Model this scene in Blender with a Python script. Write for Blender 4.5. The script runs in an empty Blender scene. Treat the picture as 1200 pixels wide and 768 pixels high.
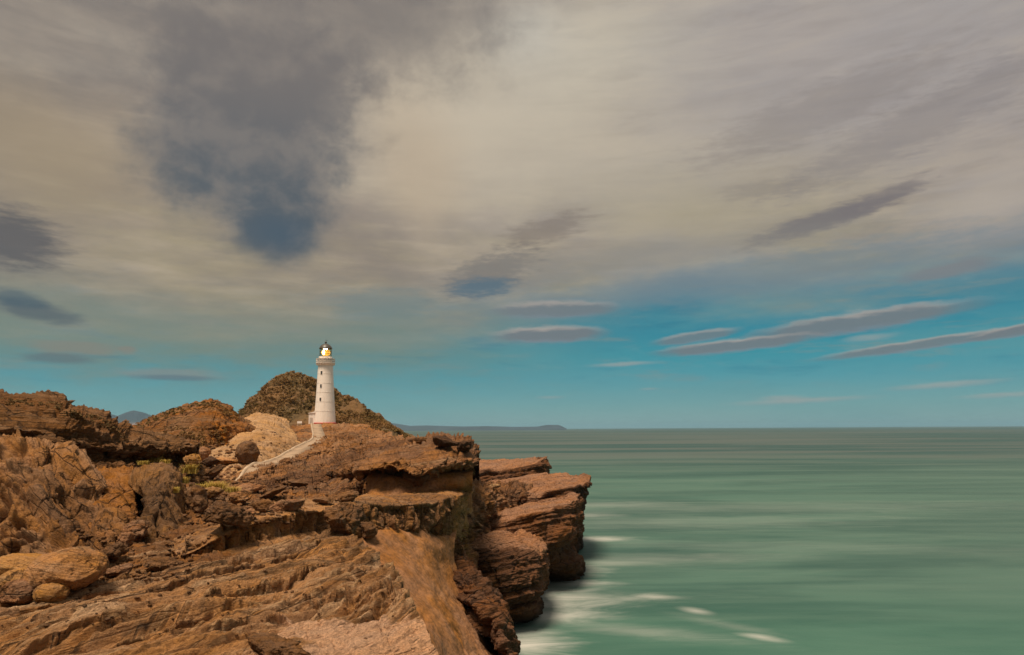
import bpy, math, random
import numpy as np
from mathutils import Matrix, Vector, Euler

# ------------------------------------------------------------------ camera
F = 800.0                     # focal length in photo pixels (photo 1200 x 768)
CAM_Z = 20.0
PITCH = math.radians(4.0)
ROLL = math.radians(0.33)
HOR = 502.5                   # photo row of the horizon at the middle column
SHIFT_Y = ((-(384 - HOR) / F) - math.tan(PITCH)) * F / 1200.0
sc = bpy.context.scene
C = sc.collection
cd = bpy.data.cameras.new('camera')
cam = bpy.data.objects.new('camera', cd); C.objects.link(cam)
cd.sensor_width = 36.0; cd.lens = F / 1200.0 * 36.0
cd.shift_y = SHIFT_Y
cd.clip_start = 0.5; cd.clip_end = 100000
RM = Matrix.Rotation(math.pi / 2 + PITCH, 3, 'X') @ Matrix.Rotation(-ROLL, 3, 'Z')
cam.matrix_world = Matrix.Translation((0, 0, CAM_Z)) @ RM.to_4x4()
sc.camera = cam
RN = np.array(RM)

def rays(px, py):
    """unit-depth (world y = 1) directions for photo pixels"""
    px = np.asarray(px, float); py = np.asarray(py, float)
    x = (px - 600) / F; y = (384 - py) / F + SHIFT_Y * 1200.0 / F
    d = np.stack([x, y, -np.ones_like(x)], -1) @ RN.T
    return d / d[..., 1:2]
def W(px, py, Y):
    d = rays(px, py) * np.asarray(Y, float)[..., None]
    d[..., 2] += CAM_Z
    return d
def Wz(px, py, z):
    d = rays(px, py); t = (np.asarray(z, float) - CAM_Z) / d[..., 2]
    d = d * t[..., None]; d[..., 2] += CAM_Z
    return d
def Zp(px, py, z):
    """(px, py, Y) of the point of height z seen at a photo pixel"""
    return (px, py, float(Wz(px, py, z)[1]))

# ------------------------------------------------------------------ node helper
class N:
    tree = None
    def __init__(s, v): s.v = v
    @staticmethod
    def m(op, *a, clamp=False):
        n = N.tree.nodes.new('ShaderNodeMath'); n.operation = op; n.use_clamp = clamp
        for i, x in enumerate(a): N.put(n.inputs[i], x)
        return N(n.outputs[0])
    @staticmethod
    def put(sock, x):
        if isinstance(x, N): N.tree.links.new(x.v, sock)
        else: sock.default_value = x
    def __add__(s, o): return N.m('ADD', s, o)
    __radd__ = __add__
    def __sub__(s, o): return N.m('SUBTRACT', s, o)
    def __rsub__(s, o): return N.m('SUBTRACT', o, s)
    def __mul__(s, o): return N.m('MULTIPLY', s, o)
    __rmul__ = __mul__
    def __truediv__(s, o): return N.m('DIVIDE', s, o)
def node(kind, **kw):
    n = N.tree.nodes.new(kind)
    for k, v in kw.items():
        if k.startswith('_'): setattr(n, k[1:], v)
        else: N.put(n.inputs[k], v)
    return n
def smooth(x, a, b, lo=0.0, hi=1.0):
    n = node('ShaderNodeMapRange', _interpolation_type='SMOOTHSTEP')
    N.put(n.inputs[0], x)
    for i, v in enumerate((a, b, lo, hi)): N.put(n.inputs[i + 1], v)
    return N(n.outputs[0])
def noise(vec, scale, detail=4, rough=0.55, dist=0.0, out=0):
    n = node('ShaderNodeTexNoise'); N.put(n.inputs['Vector'], vec)
    N.put(n.inputs['Scale'], scale); n.inputs['Detail'].default_value = detail
    n.inputs['Roughness'].default_value = rough; n.inputs['Distortion'].default_value = dist
    return N(n.outputs[out])
def mixc(f, a, b, blend='MIX'):
    n = N.tree.nodes.new('ShaderNodeMix'); n.data_type = 'RGBA'; n.blend_type = blend
    n.clamp_factor = True
    for s, x in ((n.inputs[0], f), (n.inputs[6], a), (n.inputs[7], b)):
        if isinstance(x, N): N.tree.links.new(x.v, s)
        elif isinstance(x, (tuple, list)): s.default_value = (*x, 1)
        else: s.default_value = x
    return N(n.outputs[2])
def vmul(v, sxyz, add=(0, 0, 0)):
    n = node('ShaderNodeVectorMath', _operation='MULTIPLY_ADD')
    N.put(n.inputs[0], v); n.inputs[1].default_value = sxyz; n.inputs[2].default_value = add
    return N(n.outputs[0])
def vdot(v, d):
    n = node('ShaderNodeVectorMath', _operation='DOT_PRODUCT')
    N.put(n.inputs[0], v); n.inputs[1].default_value = d
    return N(n.outputs['Value'])
def ramp(x, stops):
    n = N.tree.nodes.new('ShaderNodeValToRGB'); e = n.color_ramp.elements
    n.color_ramp.interpolation = 'EASE' if len(stops) == 2 else 'LINEAR'
    while len(e) < len(stops): e.new(0.5)
    for k, (p, c) in zip(e, stops): k.position = p; k.color = (*c, 1)
    N.put(n.inputs[0], x)
    return N(n.outputs[0])
def combine(x, y, z):
    n = node('ShaderNodeCombineXYZ')
    for i, v in enumerate((x, y, z)): N.put(n.inputs[i], v)
    return N(n.outputs[0])
def L(r, g, b):
    f = lambda c: ((c / 255 + 0.055) / 1.055) ** 2.4 if c > 10 else c / 255 / 12.92
    return (f(r), f(g), f(b))

# ------------------------------------------------------------------ sun, exposure
SUN_DIR = Vector((-0.18, -0.28, 0.92)).normalized()      # towards the sun: high behind the viewer, through thin cloud
sl = bpy.data.lights.new('sun', 'SUN'); so = bpy.data.objects.new('sun', sl); C.objects.link(so)
sl.energy = 4.8; sl.angle = math.radians(18); sl.color = (1.0, 0.82, 0.62)
so.rotation_euler = SUN_DIR.to_track_quat('Z', 'Y').to_euler(); so.location = (0, 0, 200)
sc.view_settings.view_transform = 'Standard'; sc.view_settings.look = 'None'
sc.view_settings.exposure = 0.15; sc.view_settings.gamma = 1.0; sc.view_settings.use_curve_mapping = False

# ------------------------------------------------------------------ world: Nishita sky under a deck of procedural cloud
wd = bpy.data.worlds.new('World'); sc.world = wd; wd.use_nodes = True
wd.cycles.sampling_method = 'MANUAL'; wd.cycles.sample_map_resolution = 1024
T = wd.node_tree; T.nodes.clear(); N.tree = T
out = T.nodes.new('ShaderNodeOutputWorld'); bg = T.nodes.new('ShaderNodeBackground')
T.links.new(bg.outputs[0], out.inputs[0])
dirv = N(T.nodes.new('ShaderNodeTexCoord').outputs['Generated'])
sep = node('ShaderNodeSeparateXYZ'); N.put(sep.inputs[0], dirv)
X, Yv, Zv = (N(sep.outputs[i]) for i in range(3))
AZ = N.m('ARCTAN2', X, Yv)
EL = N.m('ARCSINE', Zv)
# the cloud layer seen in perspective: a plane of cloud above the viewer
den = N.m('MAXIMUM', Zv + 0.10, 0.03)
cp = combine(X / den, Yv / den, 0.0)
nA = noise(cp, 0.9, 6, 0.6); nB = noise(vmul(cp, (1, 1, 1), (7, 3, 2)), 2.6, 6, 0.62)
flat = combine(AZ * 2.2, EL * 9.0, 0.0)
nF = noise(flat, 1.6, 5, 0.58); nS = noise(flat, 7.0, 5, 0.6)
wob = noise(dirv, 11.0, 6, 0.66); wob2 = noise(vmul(dirv, (1, 1, 1), (3, 9, 4)), 5.0, 5, 0.6)
sky = node('ShaderNodeTexSky', _sky_type='NISHITA', _sun_disc=False)
sky.sun_elevation = math.asin(SUN_DIR.z); sky.sun_rotation = math.atan2(SUN_DIR.x, SUN_DIR.y)
nish = N(sky.outputs[0])
clear = ramp(EL, [(0.0, L(130, 158, 156)), (0.03, L(108, 154, 156)), (0.07, L(70, 144, 156)), (0.105, L(40, 136, 150)), (0.135, L(32, 126, 144)),
                  (0.165, L(50, 122, 138)), (0.20, L(86, 122, 134)), (0.245, L(112, 120, 130)), (0.35, L(120, 122, 126)), (1.0, L(80, 110, 150))])
nv = node('ShaderNodeVectorMath', _operation='SCALE'); N.put(nv.inputs[0], nish); nv.inputs['Scale'].default_value = 0.05
clear = mixc(0.12, clear, N(nv.outputs[0]))
clear = mixc(smooth(nF, 0.4, 0.7) * 0.45, clear, L(96, 142, 146))
clear = mixc(smooth(nS, 0.55, 0.75) * smooth(EL, 0.0, 0.05) * 0.22, clear, L(120, 150, 150))
# left part of the low sky is a murky grey-green veil
leftm = smooth(AZ + (nF - 0.5) * 0.5, 0.22, -0.30)
veil = leftm * smooth(EL + (nS - 0.5) * 0.08, 0.03, 0.13) * 0.92
clear = mixc(veil, clear, mixc(smooth(EL, 0.12, 0.28), L(112, 126, 116), L(124, 124, 110)))
# the high deck
deckm = smooth(EL + (nA - 0.5) * 0.16 + (nF - 0.5) * 0.10 + smooth(AZ, 0.25, -0.15) * 0.05, 0.14, 0.29)
warm = mixc(smooth(AZ, 0.12, 0.5), L(178, 166, 149), L(164, 157, 153))
warm = mixc(smooth(EL, 0.27, 0.40), mixc(smooth(AZ, 0.1, -0.15), L(140, 132, 114), L(150, 139, 116)), warm)
greyc = mixc(smooth(AZ, -0.25, 0.3), L(130, 120, 112), L(144, 138, 137))
t1 = smooth(nA * 0.6 + nF * 0.4, 0.38, 0.66)
deck = mixc(t1, greyc, warm)
deck = mixc(smooth(nB, 0.35, 0.75) * 0.36, deck, L(184, 168, 148))
nH = noise(combine(AZ * 5.0, EL * 34.0, 0.0), 1.3, 6, 0.62, 0.3)
deck = mixc(smooth(nH, 0.45, 0.68) * 0.38, deck, L(126, 117, 110))
deck = mixc(smooth(nH, 0.50, 0.30) * 0.22, deck, L(186, 171, 150))
clear = mixc(smooth(nH, 0.52, 0.70) * smooth(EL, 0.02, 0.10) * 0.40, clear, L(128, 132, 126))
clear = mixc(smooth(nH, 0.46, 0.30) * smooth(EL, 0.02, 0.10) * 0.30, clear, L(34, 106, 130))
col = mixc(deckm, clear, deck)

def dirof(px, py):
    d = rays(px, py); d = d / np.linalg.norm(d)
    return math.atan2(d[0], d[1]), math.asin(d[2])
def local(px, py, rx, ry, tilt=0.0):
    """(u, v) of the sky direction in the ellipse's own frame, radii = 1"""
    a, e = dirof(px, py); c = math.cos(math.radians(tilt)); s = math.sin(math.radians(tilt))
    k = math.cos(e)
    da = (AZ - a) * k; de = EL - e
    kx = (1 + ((px - 600) / F) ** 2)
    u = (da * c + de * s) * (F / rx * kx ** 0.5); v = (de * c - da * s) * (F / ry)
    return u, v
def blob(px, py, rx, ry, tilt=0.0, n=None, amp=0.9, a=1.0, b=0.3):
    u, v = local(px, py, rx, ry, tilt)
    r = N.m('SQRT', u * u + v * v)
    if n is not None: r = r + (n - 0.5) * amp * 2.0
    return smooth(r, a, b)
# bright warm openings
for (px, py, rx, ry, tl, c, k) in ((520, 150, 190, 130, 0, (190, 177, 157), .8), (660, 70, 160, 90, 10, (188, 180, 164), .7), (700, 190, 240, 90, 0, (178, 168, 151), .6),
                                  (60, 175, 180, 70, -8, (152, 136, 112), .7), (1170, 235, 110, 40, 10, (176, 164, 150), .6),
                                  (620, 40, 60, 40, 0, (190, 186, 176), .5), (820, 250, 240, 70, 4, (160, 150, 126), .6),
                                  (1000, 60, 240, 100, 0, (156, 150, 148), .5)):
    col = mixc(blob(px, py, rx, ry, tl, wob2, 0.5, 1.3, 0.0) * k, col, L(*c))
# the dark plume
dc = mixc(smooth(EL, 0.50, 0.27), L(112, 107, 105), L(80, 89, 97))
mott = noise(vmul(dirv, (1, 1, 1.5), (2, 1, 7)), 17.0, 4, 0.55, 0.3)
dc = mixc(smooth(mott * .6 + wob * .4, 0.40, 0.62) * 0.42, dc, L(136, 127, 119))
wob = wob * 0.55 + mott * 0.45
for (px, py, rx, ry, tl, am, a, k) in ((290, 150, 105, 110, -12, .45, 1.25, .8), (330, -15, 250, 95, 0, .8, 1.3, .62), (60, 10, 260, 70, -12, .8, 1.3, .4), (315, 105, 130, 105, 0, .75, 1.15, .85), (300, 195, 108, 66, -14, .55, 1.2, .9),
                              (325, 262, 62, 50, -10, .5, 1.15, .92), (215, 160, 60, 70, -30, .9, 1.2, .6), (470, 30, 110, 55, 10, .9, 1.3, .4)):
    col = mixc(blob(px, py, rx, ry, tl, wob, am, a, 0.45) * k, col, dc)
nsm = noise(vmul(flat, (1, 1, 1), (5, 1, 0)), 14.0, 5, 0.65)
col = mixc(blob(330, 275, 50, 26, 0, wob2, .5, 1.2, 0.0) * 0.7, col, L(70, 86, 100))
col = mixc(blob(490, 195, 70, 90, 10, wob2, .7, 1.2, 0.2) * 0.35, col, L(172, 150, 124))
for (px, py, rx, ry, tl, c, k, am) in ((15, 280, 62, 34, -10, (84, 84, 88), .85, .6), (45, 366, 56, 11, -10, (84, 94, 100), .8, .5), (20, 350, 36, 10, -8, (64, 84, 98), .6, .5),
        (575, 320, 70, 24, 22, (116, 112, 108), .75, 1.1), (565, 337, 46, 13, 4, (82, 104, 118), .85, .8), (640, 270, 60, 18, 14, (122, 112, 104), .6, 1.0),
        (965, 258, 95, 13, 12, (110, 106, 108), .85, .7), (1035, 232, 60, 12, 18, (112, 106, 108), .6, .9), (900, 222, 60, 12, 0, (124, 118, 114), .4, .9), (1115, 316, 60, 9, 6, (118, 118, 122), .7, .6),
        (1080, 145, 190, 26, 20, (124, 118, 118), .45, .9), (960, 130, 160, 30, 14, (126, 118, 114), .4, .8),
        (90, 408, 60, 9, 0, (128, 122, 112), .6, .5), (68, 420, 48, 6, 0, (92, 104, 108), .7, .4), (200, 438, 70, 7, 0, (128, 130, 126), .6, .5), (205, 443, 52, 4, 0, (88, 108, 118), .7, .3),
        (450, 355, 80, 22, 0, (98, 122, 126), .4, .7), (860, 328, 330, 24, 5, (104, 122, 132), .5, .7), (780, 296, 260, 16, 3, (128, 126, 120), .3, .7),
        (150, 410, 12, 5, 0, (128, 120, 110), .6, .3)):
    col = mixc(blob(px, py, rx, ry, tl, nsm, am, 1.15, 0.35) * k, col, L(*c))
# lens-shaped clouds: pale rim above, mauve-grey belly below
for (px, py, rx, ry, tl, k) in ((650, 363, 80, 11, 0, .8), (644, 392, 74, 11, 1, .95), (1008, 377, 130, 12, 5, .9), (862, 405, 100, 8, 4, .9), (815, 395, 54, 7, 7, .75),
        (1085, 403, 130, 6, 6, .85), (1190, 388, 50, 6, 8, .8), (1018, 396, 36, 5, 4, .5), (730, 427, 50, 3.5, 2, .6), (935, 470, 95, 4, 2, .6), (915, 467, 34, 4, 0, .5),
        (1110, 451, 72, 4.5, 3, .6), (1180, 463, 60, 3.5, 2, .55), (645, 466, 22, 2.5, 0, .4), (760, 456, 14, 2, 0, .35)):
    u, v = local(px, py, rx, ry, tl)
    v2 = v + (nsm - 0.5) * 0.9
    r = N.m('SQRT', u * u + v2 * v2) + (wob - 0.5) * 0.6
    m = smooth(r, 1.12, 0.55 if ry > 5 else 0.1)
    cc = mixc(smooth(v2 + u * u * 0.4 + (mott - .5) * .8, 0.25, 0.9), L(108, 115, 120), L(166, 156, 148))
    cc = mixc(smooth(v2, -0.35, -0.9) * 0.6, cc, L(124, 132, 142))
    if ry <= 5: cc = mixc(smooth(v2, -.6, .6), L(140, 146, 146), L(158, 156, 150))
    col = mixc(m * k, col, cc)
# behind and above the viewer the overcast is thin and bright
back = smooth(Yv, 0.25, -0.25) * smooth(EL, -0.02, 0.25)
up = smooth(EL, 0.62, 1.0)
col = mixc(back, col, (0.26, 0.24, 0.21))
col = mixc(up, col, (0.50, 0.46, 0.40))
col = mixc(smooth(EL, 0.0, -0.03), col, L(80, 105, 98))
N.put(bg.inputs[0], col); bg.inputs[1].default_value = 1.0

# ------------------------------------------------------------------ numpy noise
_rs = np.random.RandomState(7)
PERM = np.concatenate([_rs.permutation(256)] * 3)
GR = _rs.normal(size=(256, 3)); GR /= np.linalg.norm(GR, axis=1)[:, None]; GR = GR.astype(np.float32)
def perlin(p):
    p = p.astype(np.float32); i = np.floor(p).astype(np.int32); f = p - i; i &= 255
    w = f * f * f * (f * (f * 6 - 15) + 10)
    r = 0
    for dx in (0, 1):
        wx = w[:, 0] if dx else 1 - w[:, 0]
        hx = PERM[i[:, 0] + dx]
        for dy in (0, 1):
            wy = w[:, 1] if dy else 1 - w[:, 1]
            hy = PERM[hx + i[:, 1] + dy]
            for dz in (0, 1):
                wz = w[:, 2] if dz else 1 - w[:, 2]
                g = GR[PERM[hy + i[:, 2] + dz] & 255]
                d = g[:, 0] * (f[:, 0] - dx) + g[:, 1] * (f[:, 1] - dy) + g[:, 2] * (f[:, 2] - dz)
                r = r + wx * wy * wz * d
    return r * 1.5
def fbm(p, o=4, g=0.5, seed=0.0):
    r = 0; a = 1.0; q = p + seed
    for k in range(o):
        r = r + a * perlin(q); q = q * 2.03 + 11.3; a *= g
    return r
def ridged(p, o=4, seed=0.0):
    r = 0; a = 1.0; q = p + seed
    for k in range(o):
        r = r + a * (1 - np.abs(perlin(q)) * 2); q = q * 2.07 + 5.1; a *= 0.5
    return r / 2
H1 = _rs.rand(4096).astype(np.float32)
def layers(b, sharp=3.5, seed=0):
    i = np.floor(b).astype(int); f = b - i
    t = np.clip((f - 0.5) * sharp + 0.5, 0, 1); t = t * t * (3 - 2 * t)
    h0 = H1[(i + seed) & 4095]; h1 = H1[(i + 1 + seed) & 4095]
    return h0 * (1 - t) + h1 * t - 0.5
def saw(b, seed=0, k=9):
    i = np.floor(b).astype(int); f = b - i
    return (1 - f) * (0.35 + 0.9 * H1[(i + seed) & 4095]) * np.clip(f * k, 0, 1)
def unit(v): v = np.array(v, float); return v / np.linalg.norm(v)

# ------------------------------------------------------------------ mesh helpers
def tag(o, label=None, cat=None, group=None, kind=None):
    if label: o['label'] = label
    if cat: o['category'] = cat
    if group: o['group'] = group
    if kind: o['kind'] = kind
    return o
def mesh_obj(name, V, Fq, mat, parent=None, loc=None, smooth_sh=True):
    V = np.asarray(V, np.float64)
    if loc is not None: V = V - np.asarray(loc)
    me = bpy.data.meshes.new(name)
    if isinstance(Fq, np.ndarray):
        n = Fq.shape[1]
        me.vertices.add(len(V)); me.vertices.foreach_set('co', V.ravel())
        me.loops.add(Fq.size); me.loops.foreach_set('vertex_index', Fq.ravel())
        me.polygons.add(len(Fq)); me.polygons.foreach_set('loop_start', np.arange(0, Fq.size, n))
        me.polygons.foreach_set('loop_total', np.full(len(Fq), n)); me.update(calc_edges=True)
    else:
        me.from_pydata([tuple(v) for v in V], [], Fq)
    if smooth_sh: me.polygons.foreach_set('use_smooth', np.ones(len(me.polygons), bool))
    me.validate(); me.update()
    me.materials.append(mat)
    o = bpy.data.objects.new(name, me); C.objects.link(o)
    if loc is not None and parent is None: o.location = loc
    if parent: o.parent = parent
    return o
def cubic(P, n, s=None):
    """Catmull-Rom through P (k, ..) at n parameters; s = knot positions 0..1"""
    k = len(P)
    s = np.linspace(0, 1, k) if s is None else s
    t = np.linspace(0, 1, n) if np.isscalar(n) else n
    j = np.clip(np.searchsorted(s, t, 'right') - 1, 0, k - 2)
    h = s[j + 1] - s[j]; x = (t - s[j]) / h
    m = np.zeros_like(P, dtype=float)
    ss = s.reshape((-1,) + (1,) * (P.ndim - 1))
    m[1:-1] = (P[2:] - P[:-2]) / (ss[2:] - ss[:-2]); m[0] = (P[1] - P[0]) / (s[1] - s[0]); m[-1] = (P[-1] - P[-2]) / (s[-1] - s[-2])
    sh = (-1,) + (1,) * (P.ndim - 1); x = x.reshape(sh); h = h.reshape(sh)
    x2 = x * x; x3 = x2 * x
    return (2*x3 - 3*x2 + 1) * P[j] + (x3 - 2*x2 + x) * h * m[j] * 0.85 + (-2*x3 + 3*x2) * P[j+1] + (x3 - x2) * h * m[j+1] * 0.85
def grid_faces(nu, nv, wrap=False, off=0):
    a = np.arange(nu * nv).reshape(nv, nu) + off
    if wrap: a = np.concatenate([a, a[:, :1]], 1)
    return np.stack([a[:-1, :-1], a[1:, :-1], a[1:, 1:], a[:-1, 1:]], -1).reshape(-1, 4)
def grid_normals(G, wrap=False):
    if wrap: du = np.roll(G, -1, 1) - np.roll(G, 1, 1)
    else: du = np.gradient(G, axis=1)
    dv = np.gradient(G, axis=0)
    n = np.cross(dv, du); n /= np.linalg.norm(n, axis=-1)[..., None] + 1e-9
    return n
def loft(name, rows, res, disp, mat, label=None, cat=None, group=None, kind=None, bottom=-2.0, res_v=None, attr=None):
    """a solid of land: a surface through rows of measured points, eroded by disp(P, n), with sides down to the bottom"""
    npx = max(abs(r[-1][0] - r[0][0]) for r in rows)
    nu = int(npx / res) + 2
    RR = []
    for r in rows:
        r = np.array(r, float); q = r.copy(); q[:, 2] = 1 / q[:, 2]
        d = np.hypot(np.diff(q[:, 0]), np.diff(q[:, 1])); s = np.concatenate([[0], np.cumsum(d)]); s /= s[-1]
        RR.append(cubic(q, nu, s))
    RR = np.array(RR)                                   # rows, nu, 3
    gap = np.array([np.abs(RR[i + 1] - RR[i])[:, :2].max() for i in range(len(RR) - 1)])
    gap = np.maximum(gap, 8)
    s = np.concatenate([[0], np.cumsum(gap)]); nv = int(s[-1] / (res_v or res)) + 2; s /= s[-1]
    G = cubic(RR, nv, s)
    P = W(G[..., 0], G[..., 1], 1 / np.maximum(G[..., 2], 1e-4))
    n = grid_normals(P)
    # outward = towards the viewer or upward
    o = P - np.array([0, 0, CAM_Z]); sg = np.sign(-(n * o).sum(-1).mean()); n *= sg
    P2 = P.reshape(-1, 3); P2 = P2 + disp(P2, n.reshape(-1, 3))
    P = P2.reshape(nv, nu, 3)
    idx = np.arange(nu * nv).reshape(nv, nu)
    border = np.concatenate([idx[0, :-1], idx[:-1, -1], idx[-1, :0:-1], idx[:0:-1, 0]])
    # the ends of the surface run back into the land before they drop
    bk = np.concatenate([np.zeros(nu - 1), np.full(nv - 1, .25), np.zeros(nu - 1), np.full(nv - 1, .25)])
    mid = P2[border].copy(); dv_ = mid - np.array([0, 0, CAM_Z]); mid = mid + dv_ * bk[:, None] * np.array([1, 1, 1.0])
    mid[:, :2] += (P2[:, :2].mean(0) - mid[:, :2]) * (bk > 0)[:, None] * 0.15
    low = mid.copy(); low[:, 2] = np.minimum(bottom, low[:, 2] - 0.5)
    V = np.concatenate([P2, mid, low, [low.mean(0)]])
    nb_ = len(border); mi = np.arange(nb_) + nu * nv; li = mi + nb_; nx = np.roll(np.arange(nb_), -1)
    Fq = grid_faces(nu, nv)
    if sg < 0: Fq = Fq[:, ::-1]
    Fs = np.concatenate([np.stack([border, border[nx], mi[nx], mi], -1), np.stack([mi, mi[nx], li[nx], li], -1)])
    if sg < 0: Fs = Fs[:, ::-1]
    base = np.array([P2[:, 0].mean(), P2[:, 1].mean(), P2[:, 2].min()])
    ob = mesh_obj(name, V[:-1], np.concatenate([Fq, Fs]), mat, loc=base)
    if attr is not None:
        a = ob.data.attributes.new('bed', 'FLOAT', 'POINT'); vals = np.zeros(len(ob.data.vertices), np.float32)
        vals[:nu * nv] = attr(P2, n.reshape(-1, 3)); a.data.foreach_set('value', vals)
    return tag(ob, label, cat, group, kind)
def body(name, rings, nt, nr, disp, mat, label=None, cat=None, group=None, kind=None):
    """a free-standing block: closed rings of world points from the top inwards ring to the foot"""
    R = []
    for r in rings:
        r = np.array(r, float); q = np.concatenate([r[-2:], r, r[:3]]); k = len(r)
        d = np.concatenate([[0], np.cumsum(np.linalg.norm(np.diff(q, axis=0), axis=1) ** 0.7)])
        t = np.interp(np.arange(nt) / nt * k + 2, np.arange(len(q)), d)
        s0, s1 = d[0], d[-1]
        R.append(cubic(q, (t - s0) / (s1 - s0), (d - s0) / (s1 - s0)))
    R = np.array(R)
    top = R[0].mean(0)
    R = np.concatenate([(R[0] * 0.02 + top * 0.98)[None], (R[0] * 0.6 + top * 0.4)[None], R])
    g = np.array([np.linalg.norm(R[i+1] - R[i], axis=-1).mean() for i in range(len(R) - 1)])
    s = np.concatenate([[0], np.cumsum(g)]); s /= s[-1]
    G = cubic(R, nr, s)
    n = grid_normals(G, True)
    sg = 1.0 if n[nr // 8, :, 2].mean() > 0 else -1.0
    n *= sg
    P = G.reshape(-1, 3); P = P + disp(P, n.reshape(-1, 3))
    Fq = grid_faces(nt, nr, True)
    if sg < 0: Fq = Fq[:, ::-1]
    base = np.array([P[:, 0].mean(), P[:, 1].mean(), P[:, 2].min()])
    ob = mesh_obj(name, P, Fq, mat, loc=base)
    a = ob.data.attributes.new('bed', 'FLOAT', 'POINT'); rim = s[3] + (s[4] - s[3]) * .12       # paler tones on the top, down to just below the rim
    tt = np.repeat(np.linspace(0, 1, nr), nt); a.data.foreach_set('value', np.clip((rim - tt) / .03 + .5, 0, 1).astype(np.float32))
    return tag(ob, label, cat, group, kind)

# ------------------------------------------------------------------ erosion profiles
def stretch(P, d, k):
    """coordinates in which noise is drawn out k times along d"""
    d = unit(d); return P + (P @ d)[:, None] * d * (1.0 / k - 1)
def facet(P, size, fd=(1, .2, .1), fk=1.5, slope=.5, seed=0, K=30.0, warp=.12):
    """broken faces: every block of stone steps in or out and tilts on its own"""
    S = (stretch(P, fd, fk) + warp * size * np.stack([fbm(P / size, 2, seed=seed + 1), fbm(P / size, 2, seed=seed + 5), fbm(P / size, 2, seed=seed + 9)], -1)) / size + seed * 7.7
    b = np.floor(S - .5).astype(np.int64); num = 0; den = 1e-12
    for k in range(8):
        c = b + np.array([k & 1, (k >> 1) & 1, k >> 2])
        h = (c[:, 0] * 73856093 ^ c[:, 1] * 19349663 ^ c[:, 2] * 83492791) & 0x7fffffff
        r = [H1[(h + j * 1013 + (h >> 7)) & 4095] for j in range(7)]
        D = S - (c + .5 + (np.stack(r[:3], -1) - .5) * .8)
        w = np.exp(-K * ((D * D).sum(1) - .15)); v = (r[3] - .5) + slope * (D[:, 0] * (r[4] - .5) + D[:, 1] * (r[5] - .5) + D[:, 2] * (r[6] - .5)) * 2
        num = num + w * v; den = den + w
    return (num / den).astype(np.float32)
def locate(P, pts):
    """the points of a surface that were measured at these photo positions"""
    v = (P - np.array([0, 0, CAM_Z])) @ RN; x = -v[:, 0] / v[:, 2]; y = -v[:, 1] / v[:, 2]
    px = x * F + 600; py = 384 - (y - SHIFT_Y * 1200.0 / F) * F
    return np.array([P[np.argmin((px - a) ** 2 + (py - b) ** 2)] for a, b in pts])
def clefts(P, lines, seed=0):
    """depth of open clefts along measured lines: (points, radius m, depth m)"""
    d = np.zeros(len(P)); Q = P + .18 * np.stack([fbm(P * 1.1, 3, seed=seed + 2), fbm(P * 1.1, 3, seed=seed + 6), fbm(P * 1.1, 3, seed=seed + 11)], -1)
    for pts, r, dep in lines:
        k = locate(P, pts)
        for a, b in zip(k[:-1], k[1:]):
            ab = b - a; t = np.clip(((Q - a) @ ab) / (ab @ ab + 1e-9), 0, 1)
            q = np.linalg.norm(Q - a - t[:, None] * ab, axis=1); w = r * (.35 + .65 * np.sin(np.pi * (t * .8 + .1)))
            d = np.maximum(d, dep * np.exp(-(q / w) ** 2))
    return d
def rock_disp(nb, freq=1.0, amp=0.35, big=0.4, bigs=0.2, fine=0.06, fines=2.5, warp=0.5, seed=0.0, crack=0.25, cracks=0.5, cdir=(1, 1, 1), fd=(1, 0.3, 0.1), fk=1.0, step=0.0, fac=None):
    nb = unit(nb)
    def f(P, n):
        S = stretch(P, fd, fk) if fk != 1 else P
        b = P @ nb + warp * fbm(S * 0.25, 3, seed=seed + 3.3) + 0.12 * fbm(S * 1.1, 2, seed=seed + 8)
        d = big * fbm(S * bigs, 3, seed=seed)
        k = 0.45 + 1.1 * np.clip(fbm(S * 0.35, 2, seed=seed + 9) + 0.4, 0, 1)
        d = d + amp * k * (layers(b * freq, 5, int(seed * 13) + 1) + 0.5 * layers(b * freq * 2.7, 4, 77) + 0.28 * layers(b * freq * 6.3, 3, 177))
        if step: d = d + step * k * (saw(b * freq * .8, 11) + .5 * saw(b * freq * 2.3, 51) + .25 * saw(b * freq * 5.9, 91) - .9)
        if crack:
            c = perlin(P * np.array(cdir) * cracks + seed + 21) + 0.35 * perlin(P * np.array(cdir) * cracks * 2.1 + 5)
            d = d - crack * np.exp(-(c / 0.06) ** 2)
            c2 = perlin(S * np.array(cdir) * cracks * 2.9 + seed + 41)
            d = d - crack * 0.45 * np.exp(-(c2 / 0.08) ** 2)
        if fac:
            fs, fa = fac
            d = d + fa * facet(P, fs, fd, max(fk, 1.4), .8, int(seed) + 1, 60) + fa * .42 * facet(P, fs * .36, fd, max(fk, 1.4), .8, int(seed) + 2, 60)
        d = d + fine * fbm(S * fines, 5, 0.62, seed=seed + 5)
        return n * d[:, None]
    return f

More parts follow.
